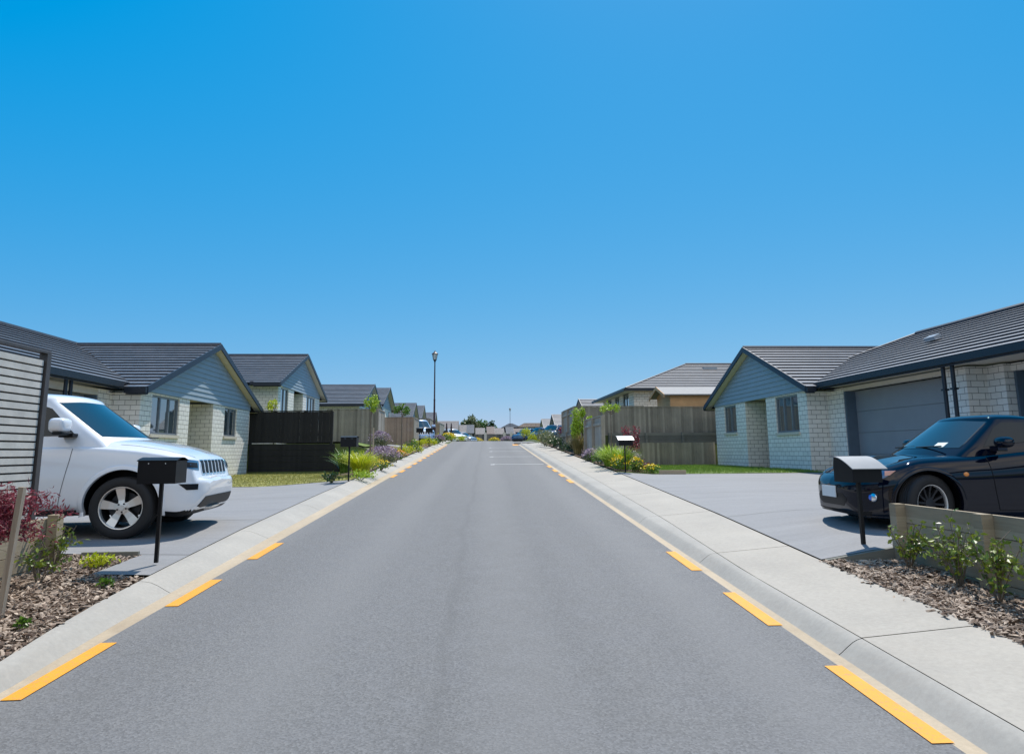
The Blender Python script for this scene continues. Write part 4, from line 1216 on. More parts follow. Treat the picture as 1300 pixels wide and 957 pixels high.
def lower_body(tb, x0, x1, ring, nx=110):
    W, ZT, ZS, ZB = [smooth_table(sorted(tb[k])) for k in ('W','ZT','ZS','ZB')]
    b = MB(); rows = []
    for i in range(nx+1):
        t = i/nx; x = (x0+x1)/2 - (x1-x0)/2*math.cos(math.pi*t)*1.0
        pts = catmull(ring(W(x), ZT(x), ZS(x), ZB(x), x), 5)
        rows.append([(x, y, z) for y, z in pts] + [(x, -y, z) for y, z in reversed(pts[1:-1])])
    b.grid(rows, 0, True)
    b.face(rows[0]); b.face(list(reversed(rows[-1])))
    return b
def level_loft(levels, roof, nf=10, back=.12, fb=.25):
    """levels: (z, xf, xr, w).  roof: list of (q, z) closing the top"""
    b = MB(); rows = []
    def outline(z, xf, xr, w, dz=0):
        H_ = []
        for i in range(nf+1):
            t = i/nf; y = w*.90*t; H_.append((xf - fb*(t*.9)**2.2, y))
        xc = H_[-1][0]
        for i in range(1, 5):
            a = i/5*math.pi/2; H_.append((xc - .11*(1-math.cos(a)) - .01, w*.90 + w*.10*math.sin(a)))
        xs0 = xc-.14
        for i in range(9): H_.append((xs0 + (xr+.14-xs0)*i/8, w*(1 + .015*math.sin(math.pi*i/8))))
        for i in range(1, 5):
            a = i/5*math.pi/2; H_.append((xr+.14 - .11*math.sin(a), w*(.86+.14*math.cos(a))))
        for i in range(6): H_.append((xr + .02 - .02*i/5, w*.84*(1-i/5)))
        full = H_ + [(x, -y) for x, y in reversed(H_[1:-1])]
        return full
    for z, xf, xr, w in levels: rows.append([(x, y, z) for x, y in outline(z, xf, xr, w)])
    z, xf, xr, w = levels[-1]
    hl = (xf-xr)/2; xc = (xf+xr)/2
    base = outline(z, xf, xr, w)
    for q, zz in roof:
        d = (1-q)*w
        rows.append([(xc + (x-xc)*max(.02, (hl-d)/hl), y*q, zz - .0*(x-xc)) for x, y in base])
    b.grid(rows, 0, True); return b
def to_bvh(o):
    return BVHTree.FromPolygons([v.co[:] for v in o.data.vertices], [p.vertices[:] for p in o.data.polygons])
def panel(bvh, outline, direc, name, m, parent, off=.004, res=.05, skirt=.012, mi=0, into=None):
    d = Vector(direc).normalized(); Z = Vector((0,0,1)); h = Z.cross(d).normalized()     # outline as (h, z)
    up = d.cross(h)
    us = [p[0] for p in outline]; zs = [p[1] for p in outline]
    b = MB(); u = min(us)
    base = [Vector((p[0], p[1], 0)) for p in outline]
    nu, nz = max(1, math.ceil((max(us)-min(us))/res)), max(1, math.ceil((max(zs)-min(zs))/res))
    for i in range(nu):
        for j in range(nz):
            a0, a1 = min(us)+(max(us)-min(us))*i/nu, min(us)+(max(us)-min(us))*(i+1)/nu
            c0, c1 = min(zs)+(max(zs)-min(zs))*j/nz, min(zs)+(max(zs)-min(zs))*(j+1)/nz
            q = clip(clip(clip(clip(base, Vector((1,0,0)), a0), Vector((-1,0,0)), -a1), Vector((0,1,0)), c0), Vector((0,-1,0)), -c1)
            if len(q) < 3: continue
            pts = []
            for p in q:
                o = h*p.x + up*p.y - d*6
                loc, nor, _, _ = bvh.ray_cast(o, d)
                if loc is None: pts = None; break
                if nor.dot(d) > 0: nor = -nor
                pts.append(loc + nor*off)
            if pts: b.face(pts)
    me = bpy.data.meshes.new(name); me.from_pydata(b.v, [], b.f)
    bm = bmesh.new(); bm.from_mesh(me); bmesh.ops.remove_doubles(bm, verts=bm.verts, dist=8e-4)
    bmesh.ops.dissolve_degenerate(bm, dist=1e-5, edges=bm.edges)
    bmesh.ops.recalc_face_normals(bm, faces=bm.faces)
    s_ = sum((f.normal.dot(d) for f in bm.faces))
    if s_ > 0: bmesh.ops.reverse_faces(bm, faces=bm.faces)
    for f in bm.faces: f.smooth = True
    be = [e for e in bm.edges if e.is_boundary]
    if skirt:
        r_ = bmesh.ops.extrude_edge_only(bm, edges=be)
        for v in [g for g in r_['geom'] if isinstance(g, bmesh.types.BMVert)]: v.co += d*skirt
        for e in be: e.smooth = False
    bm.to_mesh(me); bm.free(); me.materials.append(m)
    return link(bpy.data.objects.new(name, me), parent)
def mirrored(o_list, parent):
    for o in o_list:
        me = o.data.copy(); 
        for v in me.vertices: v.co.y *= -1
        me.flip_normals(); c = bpy.data.objects.new(o.name.split('.')[0], me); link(c, parent)
def superell(b, c, r, e=.6, n=16, mi=0):
    rows = []
    sg = lambda v, p: math.copysign(abs(v)**p, v)
    for i in range(n+1):
        a = -math.pi/2 + math.pi*i/n; row = []
        for j in range(n*2):
            t = 2*math.pi*j/(2*n)
            row.append((c[0]+r[0]*sg(math.cos(a),e)*sg(math.cos(t),e), c[1]+r[1]*sg(math.cos(a),e)*sg(math.sin(t),e), c[2]+r[2]*sg(math.sin(a),e)))
        rows.append(row)
    b.grid(rows, mi, True)
def cut_arches(o, centres, rad, y0, y1, hz):
    cm = MB()
    for cx_, s in centres:
        rows = []
        for yy in (s*y0, s*y1):
            rows.append([(cx_+rad*math.cos(2*math.pi*k/48), yy, hz+rad*math.sin(2*math.pi*k/48)) for k in range(48)])
        cm.grid(rows, 0, True); cm.face(list(reversed(rows[0]))); cm.face(rows[1])
    c = cm.build('cutter', M['plastic'], o.parent, merge=True)
    md = o.modifiers.new('b', 'BOOLEAN'); md.operation = 'DIFFERENCE'; md.object = c; md.solver = 'EXACT'; md.material_mode = 'TRANSFER'
    dg = bpy.context.evaluated_depsgraph_get(); dg.update()
    me = bpy.data.meshes.new_from_object(o.evaluated_get(dg), preserve_all_data_layers=True, depsgraph=dg)
    o.modifiers.clear(); o.data = me
    for p in me.polygons: p.use_smooth = True
    me.set_sharp_from_angle(angle=R(35))
    bpy.data.objects.remove(c)
def make_wheel(parent, x, y, r, w, rimr, style, steer=0):
    s = 1 if y > 0 else -1                     # outer side
    hub = MB(); yo = lambda t: y + s*t          # t measured outwards from the wheel centre plane
    Cc = (x, 0, r)
    hub.lathe([(0, yo(-.02)), (rimr*.72, yo(-.02)), (rimr*.72, yo(-.05)), (0, yo(-.05))], Cc, 'y', 32)
    wo = hub.build('wheel', M['darkalloy'], parent, smooth=40)
    t = MB(); hw = w/2
    prof = [(rimr*.99,-hw*.86),(rimr+.01,-hw*.98),(rimr+(r-rimr)*.5,-hw*1.06),(r-.022,-hw*.96),(r-.006,-hw*.84),(r,-hw*.6)]
    for k in (-.45,-.15,.15,.45): prof += [(r, hw*(k-.09)),(r-.008,hw*(k-.07)),(r-.008,hw*(k+.07)),(r,hw*(k+.09))]
    prof += [(r,hw*.6),(r-.006,hw*.84),(r-.022,hw*.96),(rimr+(r-rimr)*.5,hw*1.06),(rimr+.01,hw*.98),(rimr*.99,hw*.86)]
    t.lathe([(a, yo(q)) for a, q in prof], Cc, 'y', 64); t.build('tyre', M['rubber'], wo, smooth=50)
    rm = MB(); mats = [M['alloy'], M['darkalloy']]
    rm.lathe([(rimr*.90, yo(-hw*.8)), (rimr*.93, yo(hw*.55))], Cc, 'y', 64, 1)
    rm.lathe([(rimr*.925, yo(hw*.55)), (rimr*.94, yo(hw*.80)), (rimr*.965, yo(hw*.88)), (rimr*1.0, yo(hw*.90)), (rimr*1.012, yo(hw*.80))], Cc, 'y', 64, 0)
    if style == 'five':
        for k in range(5):
            a = 2*math.pi*k/5 + math.pi/2 + .12
            ca, sa = math.cos(a), math.sin(a)
            def P(rr, tt, yy): return (x + rr*ca - tt*sa, yo(yy), r + rr*sa + tt*ca)
            S = [(.03,.034,.30*hw*2),(.09,.036,.27*hw*2),(rimr*.6,.046,.28*hw*2),(rimr*.95,.056,.36*hw*2)]
            for (r0,w0,d0),(r1,w1,d1) in zip(S, S[1:]):
                rm.face([P(r0,-w0,d0),P(r1,-w1,d1),P(r1,w1,d1),P(r0,w0,d0)], 0)
                for sg_ in (-1,1): rm.face([P(r0,sg_*w0,d0),P(r1,sg_*w1,d1),P(r1,sg_*w1*1.15,d1-.05),P(r0,sg_*w0*1.15,d0-.05)], 1)
        rm.lathe([(.075, yo(hw*.35)),(.07,yo(hw*.62)),(.034,yo(hw*.66)),(.030,yo(hw*.72)),(0,yo(hw*.72))], Cc, 'y', 24, 0)
        for k in range(5):
            a = 2*math.pi*k/5 + math.pi/2 + .75; rm.lathe([(.011, yo(hw*.55)),(.011,yo(hw*.70)),(0,yo(hw*.70))], (x+.052*math.cos(a),0,r+.052*math.sin(a)), 'y', 8, 1)
    else:
        for k in range(style):
            a = 2*math.pi*k/style + .1; ca, sa = math.cos(a), math.sin(a)
            def P(rr, tt, yy): return (x + rr*ca - tt*sa, yo(yy), r + rr*sa + tt*ca)
            S = [(.05,.014,.22*hw*2),(rimr*.6,.010,.25*hw*2),(rimr*.95,.013,.33*hw*2)]
            for (r0,w0,d0),(r1,w1,d1) in zip(S, S[1:]):
                rm.face([P(r0,-w0,d0),P(r1,-w1,d1),P(r1,w1,d1),P(r0,w0,d0)], 1)
                for sg_ in (-1,1): rm.face([P(r0,sg_*w0,d0),P(r1,sg_*w1,d1),P(r1,sg_*w1*1.3,d1-.03),P(r0,sg_*w0*1.3,d0-.03)], 1)
        rm.lathe([(.065, yo(hw*.2)),(.06,yo(hw*.5)),(.03,yo(hw*.55)),(0,yo(hw*.55))], Cc, 'y', 24, 1)
    ro_ = rm.build('rim', mats, wo, smooth=30, normals=True)
    if steer:
        Mx = Matrix.Translation((x,y,0)) @ Matrix.Rotation(steer,4,'Z') @ Matrix.Translation((-x,-y,0))
        for o in [wo] + list(wo.children): o.data.transform(Mx)
    return wo
def arch_lip(parent, bvh, cx_, rad, hz, s, m, width=.05, off=.012, a0=-.25, a1=math.pi+.25, name='arch_lip'):
    b = MB(); rows = []
    for i in range(33):
        a = a0 + (a1-a0)*i/32; row = []
        for k, (dr, o_) in enumerate(((-.012,-.03),(-.008,off),(width*.5,off),(width*.85,off*.6),(width,-.01))):
            x_, z_ = cx_+(rad+dr)*math.cos(a), hz+(rad+dr)*math.sin(a)
            xr_, zr_ = cx_+(rad+max(dr,.01))*math.cos(a), hz+(rad+max(dr,.01))*math.sin(a)
            loc, nor, _, _ = bvh.ray_cast(Vector((xr_, s*3, zr_)), Vector((0,-s,0)))
            yy = loc.y if loc and abs(loc.y) > .6 else s*.9
            row.append((x_, yy + s*o_, z_))
        rows.append(row)
    b.grid(rows); return b.build(name, m, parent, smooth=50)

def seam(bvh, pts, d, parent, w=.006, m='plastic', off=.0035, name='seam'):
    out = []
    for (a, b_) in zip(pts, pts[1:]):
        v = Vector((b_[0]-a[0], b_[1]-a[1])); n = Vector((-v.y, v.x)).normalized()*w/2
        out.append([(a[0]-n.x,a[1]-n.y),(b_[0]-n.x,b_[1]-n.y),(b_[0]+n.x,b_[1]+n.y),(a[0]+n.x,a[1]+n.y)])
    return [panel(bvh, o, d, name, M[m], parent, off, .035, 0) for o in out]
def join(objs, name, parent):
    """several pieces of one part -> one mesh"""
    b = MB(); mats = []; sm = []
    for o in objs:
        base = len(b.v); b.v.extend(v.co[:] for v in o.data.vertices)
        for p in o.data.polygons:
            mt = o.data.materials[p.material_index]
            if mt not in mats: mats.append(mt)
            b.f.append(tuple(base+i for i in p.vertices)); b.m.append(mats.index(mt))
    for o in objs:
        me = o.data; bpy.data.objects.remove(o); bpy.data.meshes.remove(me)
    return b.build(name, mats, parent, smooth=40, normals=False)

def make_suv(label, loc, rz, paint):
    T = thing('parked_car', label, 'car', loc, rz)
    tb = dict(
      W=[(-3.91,.74),(-3.8,.87),(-3.5,.94),(-2.9,.965),(-1.5,.955),(0,.965),(.4,.955),(.58,.93),(.70,.88),(.78,.82),(.84,.74),(.875,.66),(.90,.54)],
      ZT=[(-3.91,.98),(-3.7,1.12),(-.7,1.20),(-.35,1.215),(-.1,1.20),(.3,1.135),(.52,1.065),(.66,1.01),(.735,.955),(.765,.90),(.785,.78),(.80,.725),(.86,.705),(.90,.67)],
      ZS=[(-3.91,.92),(-3.5,1.06),(-2,1.09),(-.6,1.09),(0,1.055),(.35,1.01),(.55,.97),(.68,.925),(.74,.87),(.78,.75),(.80,.70),(.86,.68),(.90,.64)],
      ZB=[(-3.91,.50),(-3.75,.34),(-3.2,.30),(-1,.31),(0,.30),(.45,.25),(.62,.235),(.72,.26),(.80,.33),(.85,.42),(.885,.50),(.90,.56)])
    def ring(W, zt, zs, zb, x):
        h = zs-zb
        return [(0,zb),(.80*W,zb),(.93*W,zb+.04*min(1,h/.4)),(.985*W,zb+.2*h),(1.0*W,zb+.5*h),(.985*W,zb+.80*h),(.955*W,zs-.02*min(1,h/.4)),(.90*W,zs+.15*(zt-zs)),(.76*W,zs+.62*(zt-zs)),(.45*W,zt-.012),(0,zt)]
    body = lower_body(tb, -3.91, .90, ring).build('body', paint, T, smooth=35, merge=True)
    body.data.materials.append(M['plastic'])
    for p in body.data.polygons:
        if p.center.z < .315: p.material_index = 1
    bv = to_bvh(body)
    hub = .368
    cut_arches(body, [(0,1),(0,-1),(-2.915,1),(-2.915,-1)], .447, .62, 1.2, hub+.015)
    lv = [(1.05,.04,-3.86,.895),(1.16,-.07,-3.82,.865),(1.225,-.15,-3.80,.845)] + [(1.225+.45*t, -.15-.60*t-.0*t, -3.80+.28*t, .845-.165*t) for t in (.2,.4,.6,.8,1)]
    cab = level_loft(lv, [(.985,1.70),(.95,1.725),(.87,1.752),(.7,1.777),(.4,1.795),(.0,1.802)]).build('roof', paint, T, smooth=40)
    bc = to_bvh(cab)
    # glass
    panel(bc, [(-.765,1.225),(.765,1.225),(.75,1.30),(.645,1.655),(.3,1.68),(-.3,1.68),(-.645,1.655),(-.75,1.30)], (-1,0,0), 'windscreen', M['carglass'], T)
    # with d=(0,s,0) the horizontal axis h = Z x d = (-s,0,0): outline u = -s*x
    for s in (1, -1):                                  # s=+1: ray travels to +y, hitting the y<0 side
        f = lambda L: [(-s*x, z) for x, z in L]
        d = (0, s, 0)
        panel(bc, f([(-.62,1.235),(-.98,1.575),(-1.14,1.625),(-1.80,1.645),(-1.83,1.215)]), d, 'side_window', M['sideglass'], T)
        panel(bc, f([(-1.90,1.215),(-1.87,1.635),(-2.55,1.62),(-2.70,1.225)]), d, 'side_window', M['sideglass'], T)
        panel(bc, f([(-2.80,1.23),(-2.65,1.61),(-3.35,1.56),(-3.50,1.26)]), d, 'side_window', M['sideglass'], T)
        sm = seam(bv, f([(-.60,1.20),(-.62,.95),(-.68,.60),(-.72,.36)]), d, T) + seam(bv, f([(-1.86,1.18),(-1.88,.7),(-1.88,.36)]), d, T) + seam(bv, f([(-.72,.40),(-1.88,.40)]), d, T)
        join(sm, 'seam', T)
        hd = MB(); sgn = -s
        for xx in (-1.62, -2.6): hd.box(xx-.11, xx+.11, *sorted((sgn*.955, sgn*.985)), .93, .965)
        hd.build('door_handle', paint, T, smooth=40)
        mr = MB(); superell(mr, (-.71, sgn*1.06, 1.355), (.095,.13,.088), .55); superell(mr, (-.69, sgn*1.045, 1.258), (.07,.14,.022), .6, mi=1)
        mr.box(-.76,-.60,*sorted((sgn*.84, sgn*.97)),1.215,1.26,1)
        mr.build('mirror', [paint, M['plastic']], T, smooth=60)
        cl = MB(); cl.box(-2.45,-.52,*sorted((sgn*.87, sgn*.965)),.285,.35); cl.build('sill_trim', M['plastic'], T)
        arch_lip(T, bv, 0, .449, hub+.015, sgn, paint, .055, .014); arch_lip(T, bv, -2.915, .449, hub+.015, sgn, paint, .055, .014)
    # nose, all seen from ahead: u = z x d with d=(-1,0,0) -> h=(0,-1,0)
    D = (-1,0,0); g = []
    for i in range(7):
        u = (i-3)*.158
        g.append(panel(bv, [(u-.062,.742),(u+.062,.742),(u+.066,.928),(u-.066,.928)], D, 'g', M['chrome'], T, .010, .05))
        g.append(panel(bv, [(u-.043,.755),(u+.043,.755),(u+.048,.916),(u-.048,.916)], D, 'g', M['plastic'], T, .013, .05))
    join(g, 'grille', T)
    g = [panel(bv, [(-.58,.335),(.58,.335),(.72,.36),(.60,.475),(-.60,.475),(-.72,.36)], D, 'g', M['plastic'], T, .006, .06)]
    join(g, 'lower_grille', T)
    b_ = MB(); b_.grid([[(.795-.34*abs(u_)**3*1.2+dx, u_*.62, z_) for u_ in [k/10-1 for k in range(21)]] for dx, z_ in ((.02,.33),(.06,.318),(.02,.295),(-.1,.25))]); b_.build('skid_plate', M['alloy'], T, smooth=40)
    for s in (1, -1):
        dd = Vector((-1, s*.95, 0)).normalized(); h = Vector((0,0,1)).cross(dd)
        def UV(p): return h.dot(Vector(p))
        y_ = -s
        # key points on the body given as x, y(side), z
        L = [(.765, y_*.62, .80),(.77, y_*.60, .915),(.60, y_*.87, .945),(.50,y_*.91,.94),(.64, y_*.87, .83)]
        P = [(UV(p), p[2]) for p in L]
        panel(bv, P, dd, 'headlight', M['lens'], T, .006, .04)
        cx_ = sum(p[0] for p in P[:4])/4
        L = [(.76, y_*.66, .825),(.76, y_*.66, .89),(.66,y_*.82,.90),(.66, y_*.82, .84)]
        panel(bv, [(UV(p), p[2]) for p in L], dd, 'headlight_bezel', M['plastic'], T, .009, .04)
        L = [(.80, y_*.74, .635),(.79, y_*.74, .565),(.69,y_*.84,.565),(.62, y_*.90, .64)]
        panel(bv, [(UV(p), p[2]) for p in L], dd, 'bumper_duct', M['plastic'], T, .006, .04)
        lm = MB(); superell(lm, (.80, y_*.55, .415), (.03,.045,.035), 1); lm.build('fog_lamp', M['lens'], T, smooth=60)
        for a in (0, -2.915): make_wheel(T, a, y_*.835, hub, .25, .252, 'five')
    # bonnet shut line, seen from above: outline is (-y, -x)
    sm = []
    for s in (1, -1): sm += seam(bv, [(s*.80,.12),(s*.79,-.25),(s*.76,-.50),(s*.68,-.64),(s*.58,-.70)], (-.01,0,-1), T, .006)
    join(sm, 'bonnet_seam', T)
    wp = MB()
    for y0 in (-.45, .1): wp.tube([(-.16-.25*(y0/.8)**2,y0,1.225),(-.17,y0+.5,1.235)], .009, 5)
    wp.build('wiper', M['plastic'], T)
    un = MB(); un.box(-3.7,.55,-.6,.6,.26,.42); un.build('underbody', M['plastic'], T)
    bk = MB(); bk.box(-3.93,-3.86,-.70,.70,1.0,1.05); bk.build('rear_trim', M['plastic'], T)
    for s in (1,-1):
        tl = MB(); tl.box(-3.90,-3.80,*sorted((s*.62,s*.86)),.95,1.12); tl.build('tail_light', M['maroon'], T)
    return T

def make_roadster(label, loc, rz, paint):
    T = thing('sports_car', label, 'car', loc, rz)
    tb = dict(
      W=[(-3.19,.45),(-3.12,.66),(-2.95,.78),(-2.6,.845),(-2.2,.86),(-1.4,.835),(-0.7,.842),(-0.2,.86),(0.1,.855),(0.285,.815),(0.4237,.755),(0.5347,.665),(0.618,.56),(0.6735,.45),(0.7059,.33),(0.7244,.18)],
      ZT=[(-3.19,.70),(-3.1,.84),(-2.9,.95),(-2.3,.985),(-1.5,.985),(-1.0,.94),(-.6,.895),(-.3,.850),(0,.80),(.239,.752),(.424,.70),(.5625,.645),(.646,.60),(.697,.555),(.724,.50)],
      ZS=[(-3.19,.64),(-3.05,.80),(-2.8,.90),(-2.3,.935),(-1.7,.905),(-1.1,.855),(-.6,.81),(-.25,.79),(.05,.765),(.285,.70),(.47,.635),(.6,.575),(.683,.52),(.724,.47)],
      ZB=[(-3.19,.45),(-3.1,.30),(-2.9,.20),(-2.3,.15),(0,.15),(0.4237,.14),(0.5625,.145),(0.6365,.18),(0.6874,.26),(0.7151,.36),(0.7244,.42)])
    def ring(W, zt, zs, zb, x):
        h = zs-zb; k = max(0, 1-abs(x-.0)/.75)
        return [(0,zb),(.84*W,zb),(.95*W,zb+.03*min(1,h/.3)),(.975*W,zb+.18*h),(.985*W,zb+.42*h),(1.0*W,zb+.66*h),(.985*W,zb+.84*h),(.93*W,zs-.012),(.80*W,zs+.25*(zt-zs)+.022*k),(.64*W,zs+.55*(zt-zs)),(.36*W,zt-.010),(0,zt)]
    body = lower_body(tb, -3.19, .1+.675*.925, ring).build('body', paint, T, smooth=35, merge=True)
    bv = to_bvh(body); hub = .31
    cut_arches(body, [(0,1),(0,-1),(-2.33,1),(-2.33,-1)], .352, .55, 1.1, hub+.012)
    lv = [(.78,-.14,-2.65,.765),(.86,-.25,-2.55,.74),(.90,-.31,-2.48,.728)] + [(.90+.325*t, -.31-.43*t, -2.48+.48*t, .728-.165*t) for t in (.2,.4,.6,.8,1)]
    cab = level_loft(lv, [(.98,1.242),(.94,1.257),(.86,1.273),(.7,1.288),(.4,1.298),(.0,1.302)], fb=.22).build('roof', paint, T, smooth=40)
    for v in cab.data.vertices:                      # the roof falls away towards the boot
        if v.co.x < -1.15: v.co.z -= .17*((-1.15-v.co.x)/.85)**1.6*max(0, min(1, (v.co.z-.95)/.3))
    bc = to_bvh(cab)
    panel(bc, [(-.64,.905),(.64,.905),(.625,.96),(.525,1.20),(.25,1.222),(-.25,1.222),(-.525,1.20),(-.625,.96)], (-1,0,0), 'windscreen', M['carglass'], T)
    for s in (1, -1):
        f = lambda L: [(-s*x, z) for x, z in L]; d = (0, s, 0); sgn = -s
        panel(bc, f([(-.70,.915),(-.90,1.13),(-1.0,1.185),(-1.30,1.19),(-1.58,1.13),(-1.75,1.02),(-1.5,1.0),(-1.1,.96)]), d, 'side_window', M['sideglass'], T)
        sm = seam(bv, f([(-.66,.86),(-.70,.55),(-.74,.24)]), d, T) + seam(bv, f([(-1.72,.86),(-1.80,.55),(-1.72,.24)]), d, T) + seam(bv, f([(-.74,.24),(-1.72,.24)]), d, T)
        join(sm, 'seam', T)
        mk = MB(); superell(mk, (-.40, sgn*.853, .625), (.03,.012,.024), 1); mk.build('side_marker', M['amber'], T, smooth=60)
        mr = MB(); superell(mr, (-.79, sgn*.93, .965), (.075,.11,.06), .8); mr.box(-.84,-.74,*sorted((sgn*.76,sgn*.90)),.87,.925)
        mr.build('mirror', paint, T, smooth=50)
        hd = MB(); superell(hd, (-1.55, sgn*.845, .72), (.07,.012,.018), .8); hd.build('door_handle', paint, T, smooth=50)
        dd = Vector((-1, s*1.0, 0)).normalized(); h = Vector((0,0,1)).cross(dd)
        UV = lambda p: h.dot(Vector(p)); y_ = -s
        L = [(.62, y_*.57, .535),(.64, y_*.55, .60),(.46,y_*.69,.66),(.33, y_*.78, .665),(.42,y_*.77,.60),(.52,y_*.71,.54)]
        panel(bv, [(UV(p), p[2]) for p in L], dd, 'headlight', M['lens'], T, .004, .03)
        L = [(.44, y_*.76, .605),(.44, y_*.75, .655),(.33, y_*.79, .662),(.39,y_*.78,.615)]
        panel(bv, [(UV(p), p[2]) for p in L], dd, 'indicator', M['amberpale'], T, .007, .03)
        fl = MB(); 
        loc, nor, _, _ = bv.ray_cast(Vector((3, y_*.66, .37)), Vector((-1,0,0)))
        superell(fl, (loc.x-.004, loc.y, .37), (.03,.075,.055), 1); fo = fl.build('fog_lamp', M['chrome'], T, smooth=60)
        fl = MB(); superell(fl, (loc.x+.016, loc.y-.01, .37), (.022,.036,.034), 1); fl.build('lens', M['bluelens'], fo, smooth=60)
        arch_lip(T, bv, 0, .353, hub+.012, sgn, paint, .035, .010); arch_lip(T, bv, -2.33, .353, hub+.012, sgn, paint, .035, .010)
        for a in (0, -2.33): make_wheel(T, a, y_*.745, hub, .195, .205, 12, R(17) if a == 0 else 0)
    D = (-1,0,0)
    panel(bv, [(-.36,.30),(-.28,.255),(.28,.255),(.36,.30),(.38,.345),(.30,.40),(-.30,.40),(-.38,.345)], D, 'grille', M['plastic'], T, .003, .05)
    pl = MB(); pl.box(.727,.736,-.185,.185,.345,.475); pl.build('number_plate', M['plate'], T)
    panel(bv, [(-.62,.165),(.62,.165),(.64,.215),(.3,.20),(-.3,.20),(-.64,.215)], D, 'lower_lip', M['plastic'], T, .004, .06)
    sm = []
    for s in (-1, 1): sm += seam(bv, [(s*.60,.38),(s*.58,.10),(s*.55,-.20),(s*.50,-.45),(s*.40,-.56)], (-.01,0,-1), T, .005)
    sm += seam(bv, [(-.40,-.56),(-.2,-.60),(0,-.61),(.2,-.60),(.40,-.56)], (-.01,0,-1), T, .005)
    join(sm, 'bonnet_seam', T)
    wp = MB()
    for y0 in (-.5, .05): wp.tube([(-.33-.1*(y0/.8)**2,y0,.918),(-.35,y0+.48,.93)], .008, 5)
    wp.build('wiper', M['plastic'], T)
    pp = MB(); pp.face([(-.62,.28,.975),(-.63,.47,.968),(-.70,.46,1.02),(-.69,.30,1.028)]); 
    loc, nor, _, _ = bc.ray_cast(Vector((3,.40,.95)), Vector((-1,0,0)))
    panel(bc, [(-.46,.915),(-.33,.915),(-.33,.965),(-.45,.965)], D, 'permit', M['paper'], T, .007, .05)
    un = MB(); un.box(-3.0,.5,-.5,.5,.13,.3); un.build('underbody', M['plastic'], T)
    for s in (1,-1):
        tl = MB(); superell(tl, (-3.06, s*.62, .70), (.06,.10,.05), .8); tl.build('tail_light', M['maroon'], T, smooth=50)
    return T

for k_ in ('glass', 'carglass'):
    MATS_ = M[k_].node_tree.nodes['Principled BSDF']; MATS_.inputs['IOR'].default_value = 1.75; MATS_.inputs['Coat IOR'].default_value = 1.7
M['carblack'].node_tree.nodes['Principled BSDF'].inputs['Coat IOR'].default_value = 1.5
M['carblack'].node_tree.nodes['Principled BSDF'].inputs['Coat Roughness'].default_value = .015
suv = make_suv('white four-wheel-drive car with slotted grille parked on the left driveway', (-4.23-.076, 8.7+.96, .50), R(4.5), M['carwhite'])
rd = make_roadster('glossy blue-black sports car parked on the right driveway', (4.97+.845*math.sin(R(5)), 7.3+.845, .60), math.pi-R(5), M['carblack'])

def repaint(root, m):
    for ch in list(root.children):
        for i, s in enumerate(ch.material_slots):
            if s.material == M['carwhite']: s.link = 'OBJECT'; s.material = m
for (x, y, rz, sc, m, lab, dz) in [
    (-3.5, 46.5, -1.35, 1.0, 'carblue', 'light blue van-like car half hidden behind the two dark mailboxes', 1.95),
    (-1.6, 78, -1.0, 1.0, 'carwhite', 'white far car, left one at the end of the street', 2.35),
    (-.3, 84, -.6, .85, 'carsilver', 'silver far car right of the far white car', 2.4),
    (5.6, 78, -2.2, 1.0, 'cardark', 'leftmost dark blue car parked at the far right bend', 2.35),
    (7.0, 76, -2.2, 1.0, 'cardark', 'middle dark blue car parked at the far right bend', 2.4),
    (8.2, 74, -2.2, 1.05, 'cardark', 'rightmost dark car parked at the far right bend', 2.5),
    (-3.0, 88, -1.2, .95, 'cardark', 'dark car parked beyond the far maroon posts', 2.45)]:
    c = copy_tree(suv, (x, y, dz), rz, lab, sc)
    c['group'] = 'cars parked at the far end of the street'
    if m != 'carwhite': repaint(c, M[m])

# ------------------------------------------------------------------ light, sky, camera
wd = bpy.data.worlds.new('World'); scn.world = wd; wd.use_nodes = True
nt = wd.node_tree; bg = nt.nodes['Background']
sky = nt.nodes.new('ShaderNodeTexSky'); sky.sky_type = 'NISHITA'; sky.sun_disc = False
sky.sun_elevation = math.asin(SUN.z); sky.sun_rotation = math.atan2(SUN.x, SUN.y)
sky.air_density = 1.0; sky.dust_density = .3; sky.ozone_density = 3.0; sky.altitude = 0
sp_ = nt.nodes.new('ShaderNodeSeparateColor'); cb_ = nt.nodes.new('ShaderNodeCombineColor'); nt.links.new(sky.outputs[0], sp_.inputs[0])
for i_, (a_, b_) in enumerate(((.5, -.12), (.31, .205), (.09, .70))):
    q_ = nt.nodes.new('ShaderNodeMath'); q_.operation = 'MULTIPLY_ADD'; q_.inputs[1].default_value = a_; q_.inputs[2].default_value = b_/.153
    nt.links.new(sp_.outputs[i_], q_.inputs[0])
    r0_ = nt.nodes.new('ShaderNodeMath'); r0_.operation = 'MAXIMUM'; r0_.inputs[1].default_value = 0; nt.links.new(q_.outputs[0], r0_.inputs[0]); nt.links.new(r0_.outputs[0], cb_.inputs[i_])
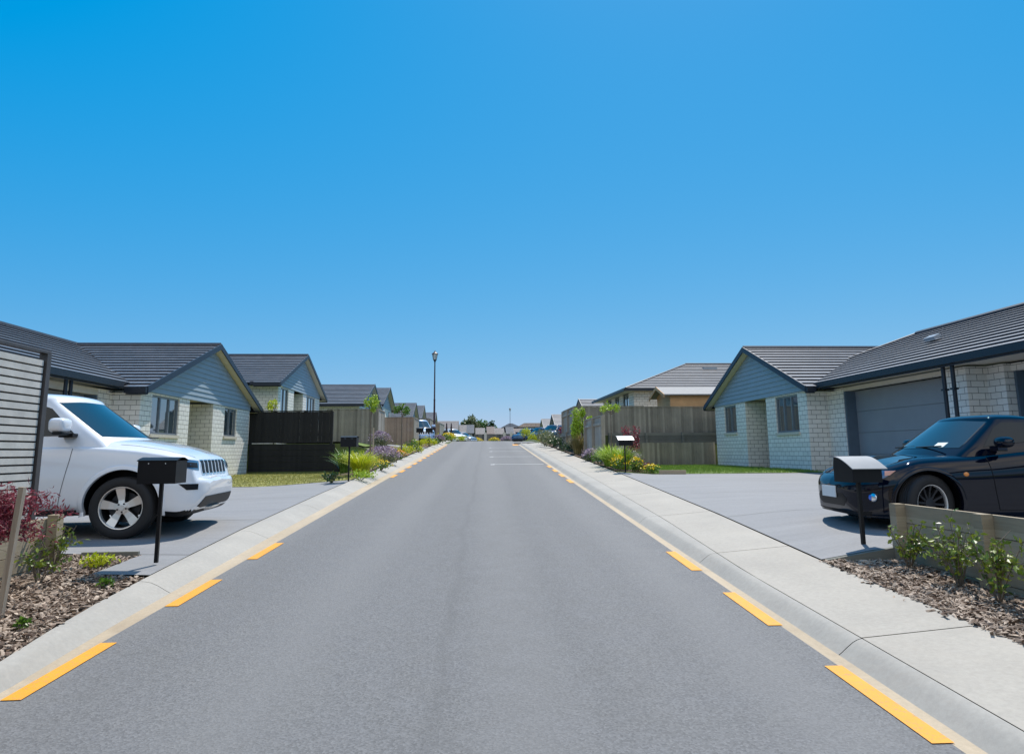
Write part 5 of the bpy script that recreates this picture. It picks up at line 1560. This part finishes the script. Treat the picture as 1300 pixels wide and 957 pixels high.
# the half of the sky behind the viewer gets an added, unseen bright cloud, so that faces turned away from the sun get a neutral fill
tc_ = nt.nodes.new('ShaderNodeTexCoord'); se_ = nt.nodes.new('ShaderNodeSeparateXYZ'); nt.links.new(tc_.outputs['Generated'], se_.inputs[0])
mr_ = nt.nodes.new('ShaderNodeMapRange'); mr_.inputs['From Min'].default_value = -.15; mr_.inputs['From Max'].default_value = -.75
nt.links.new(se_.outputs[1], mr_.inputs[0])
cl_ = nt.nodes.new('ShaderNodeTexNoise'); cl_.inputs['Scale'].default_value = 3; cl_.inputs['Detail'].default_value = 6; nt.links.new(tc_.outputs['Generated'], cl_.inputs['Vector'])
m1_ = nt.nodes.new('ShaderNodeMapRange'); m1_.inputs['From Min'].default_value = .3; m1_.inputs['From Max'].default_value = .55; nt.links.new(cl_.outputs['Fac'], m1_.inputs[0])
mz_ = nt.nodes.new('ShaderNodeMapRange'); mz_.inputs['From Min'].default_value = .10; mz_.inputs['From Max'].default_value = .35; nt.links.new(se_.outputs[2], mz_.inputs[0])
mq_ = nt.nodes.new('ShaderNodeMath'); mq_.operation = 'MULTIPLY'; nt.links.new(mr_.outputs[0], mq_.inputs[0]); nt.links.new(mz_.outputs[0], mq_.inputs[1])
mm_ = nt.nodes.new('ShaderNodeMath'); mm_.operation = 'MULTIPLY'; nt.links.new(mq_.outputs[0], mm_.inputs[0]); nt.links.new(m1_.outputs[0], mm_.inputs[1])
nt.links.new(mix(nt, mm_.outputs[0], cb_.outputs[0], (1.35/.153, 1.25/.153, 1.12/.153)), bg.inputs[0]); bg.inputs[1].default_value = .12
sl = bpy.data.lights.new('sun', 'SUN'); sl.energy = 4.3; sl.angle = R(.53); sl.color = (1, .94, .86)
so = bpy.data.objects.new('sun', sl); link(so); so.rotation_euler = SUN.to_track_quat('Z', 'Y').to_euler(); so.location = (0,0,30)

cam = bpy.data.cameras.new('camera'); co = bpy.data.objects.new('camera', cam); link(co)
p, r_, w_ = R(9.178), R(-.428), R(3.394)
F_ = Vector((math.sin(w_)*math.cos(p), math.cos(w_)*math.cos(p), math.sin(p)))
R0 = Vector((math.cos(w_), -math.sin(w_), 0)); U0 = R0.cross(F_)
R2 = R0*math.cos(r_) + U0*math.sin(r_); U2 = -R0*math.sin(r_) + U0*math.cos(r_)
Mc = Matrix(((R2.x,U2.x,-F_.x),(R2.y,U2.y,-F_.y),(R2.z,U2.z,-F_.z)))
co.matrix_world = Matrix.Translation((0,0,1.5)) @ Mc.to_4x4()
cam.sensor_width = 36; cam.lens = 36*867/1300
cam.shift_y = -(478.5-433.5)/1300
cam.clip_start = .05; cam.clip_end = 4000
scn.camera = co
scn.view_settings.view_transform = 'Standard'; scn.view_settings.look = 'None'
scn.view_settings.exposure = .35; scn.view_settings.gamma = 1
scn.render.resolution_x = 1024; scn.render.resolution_y = 753
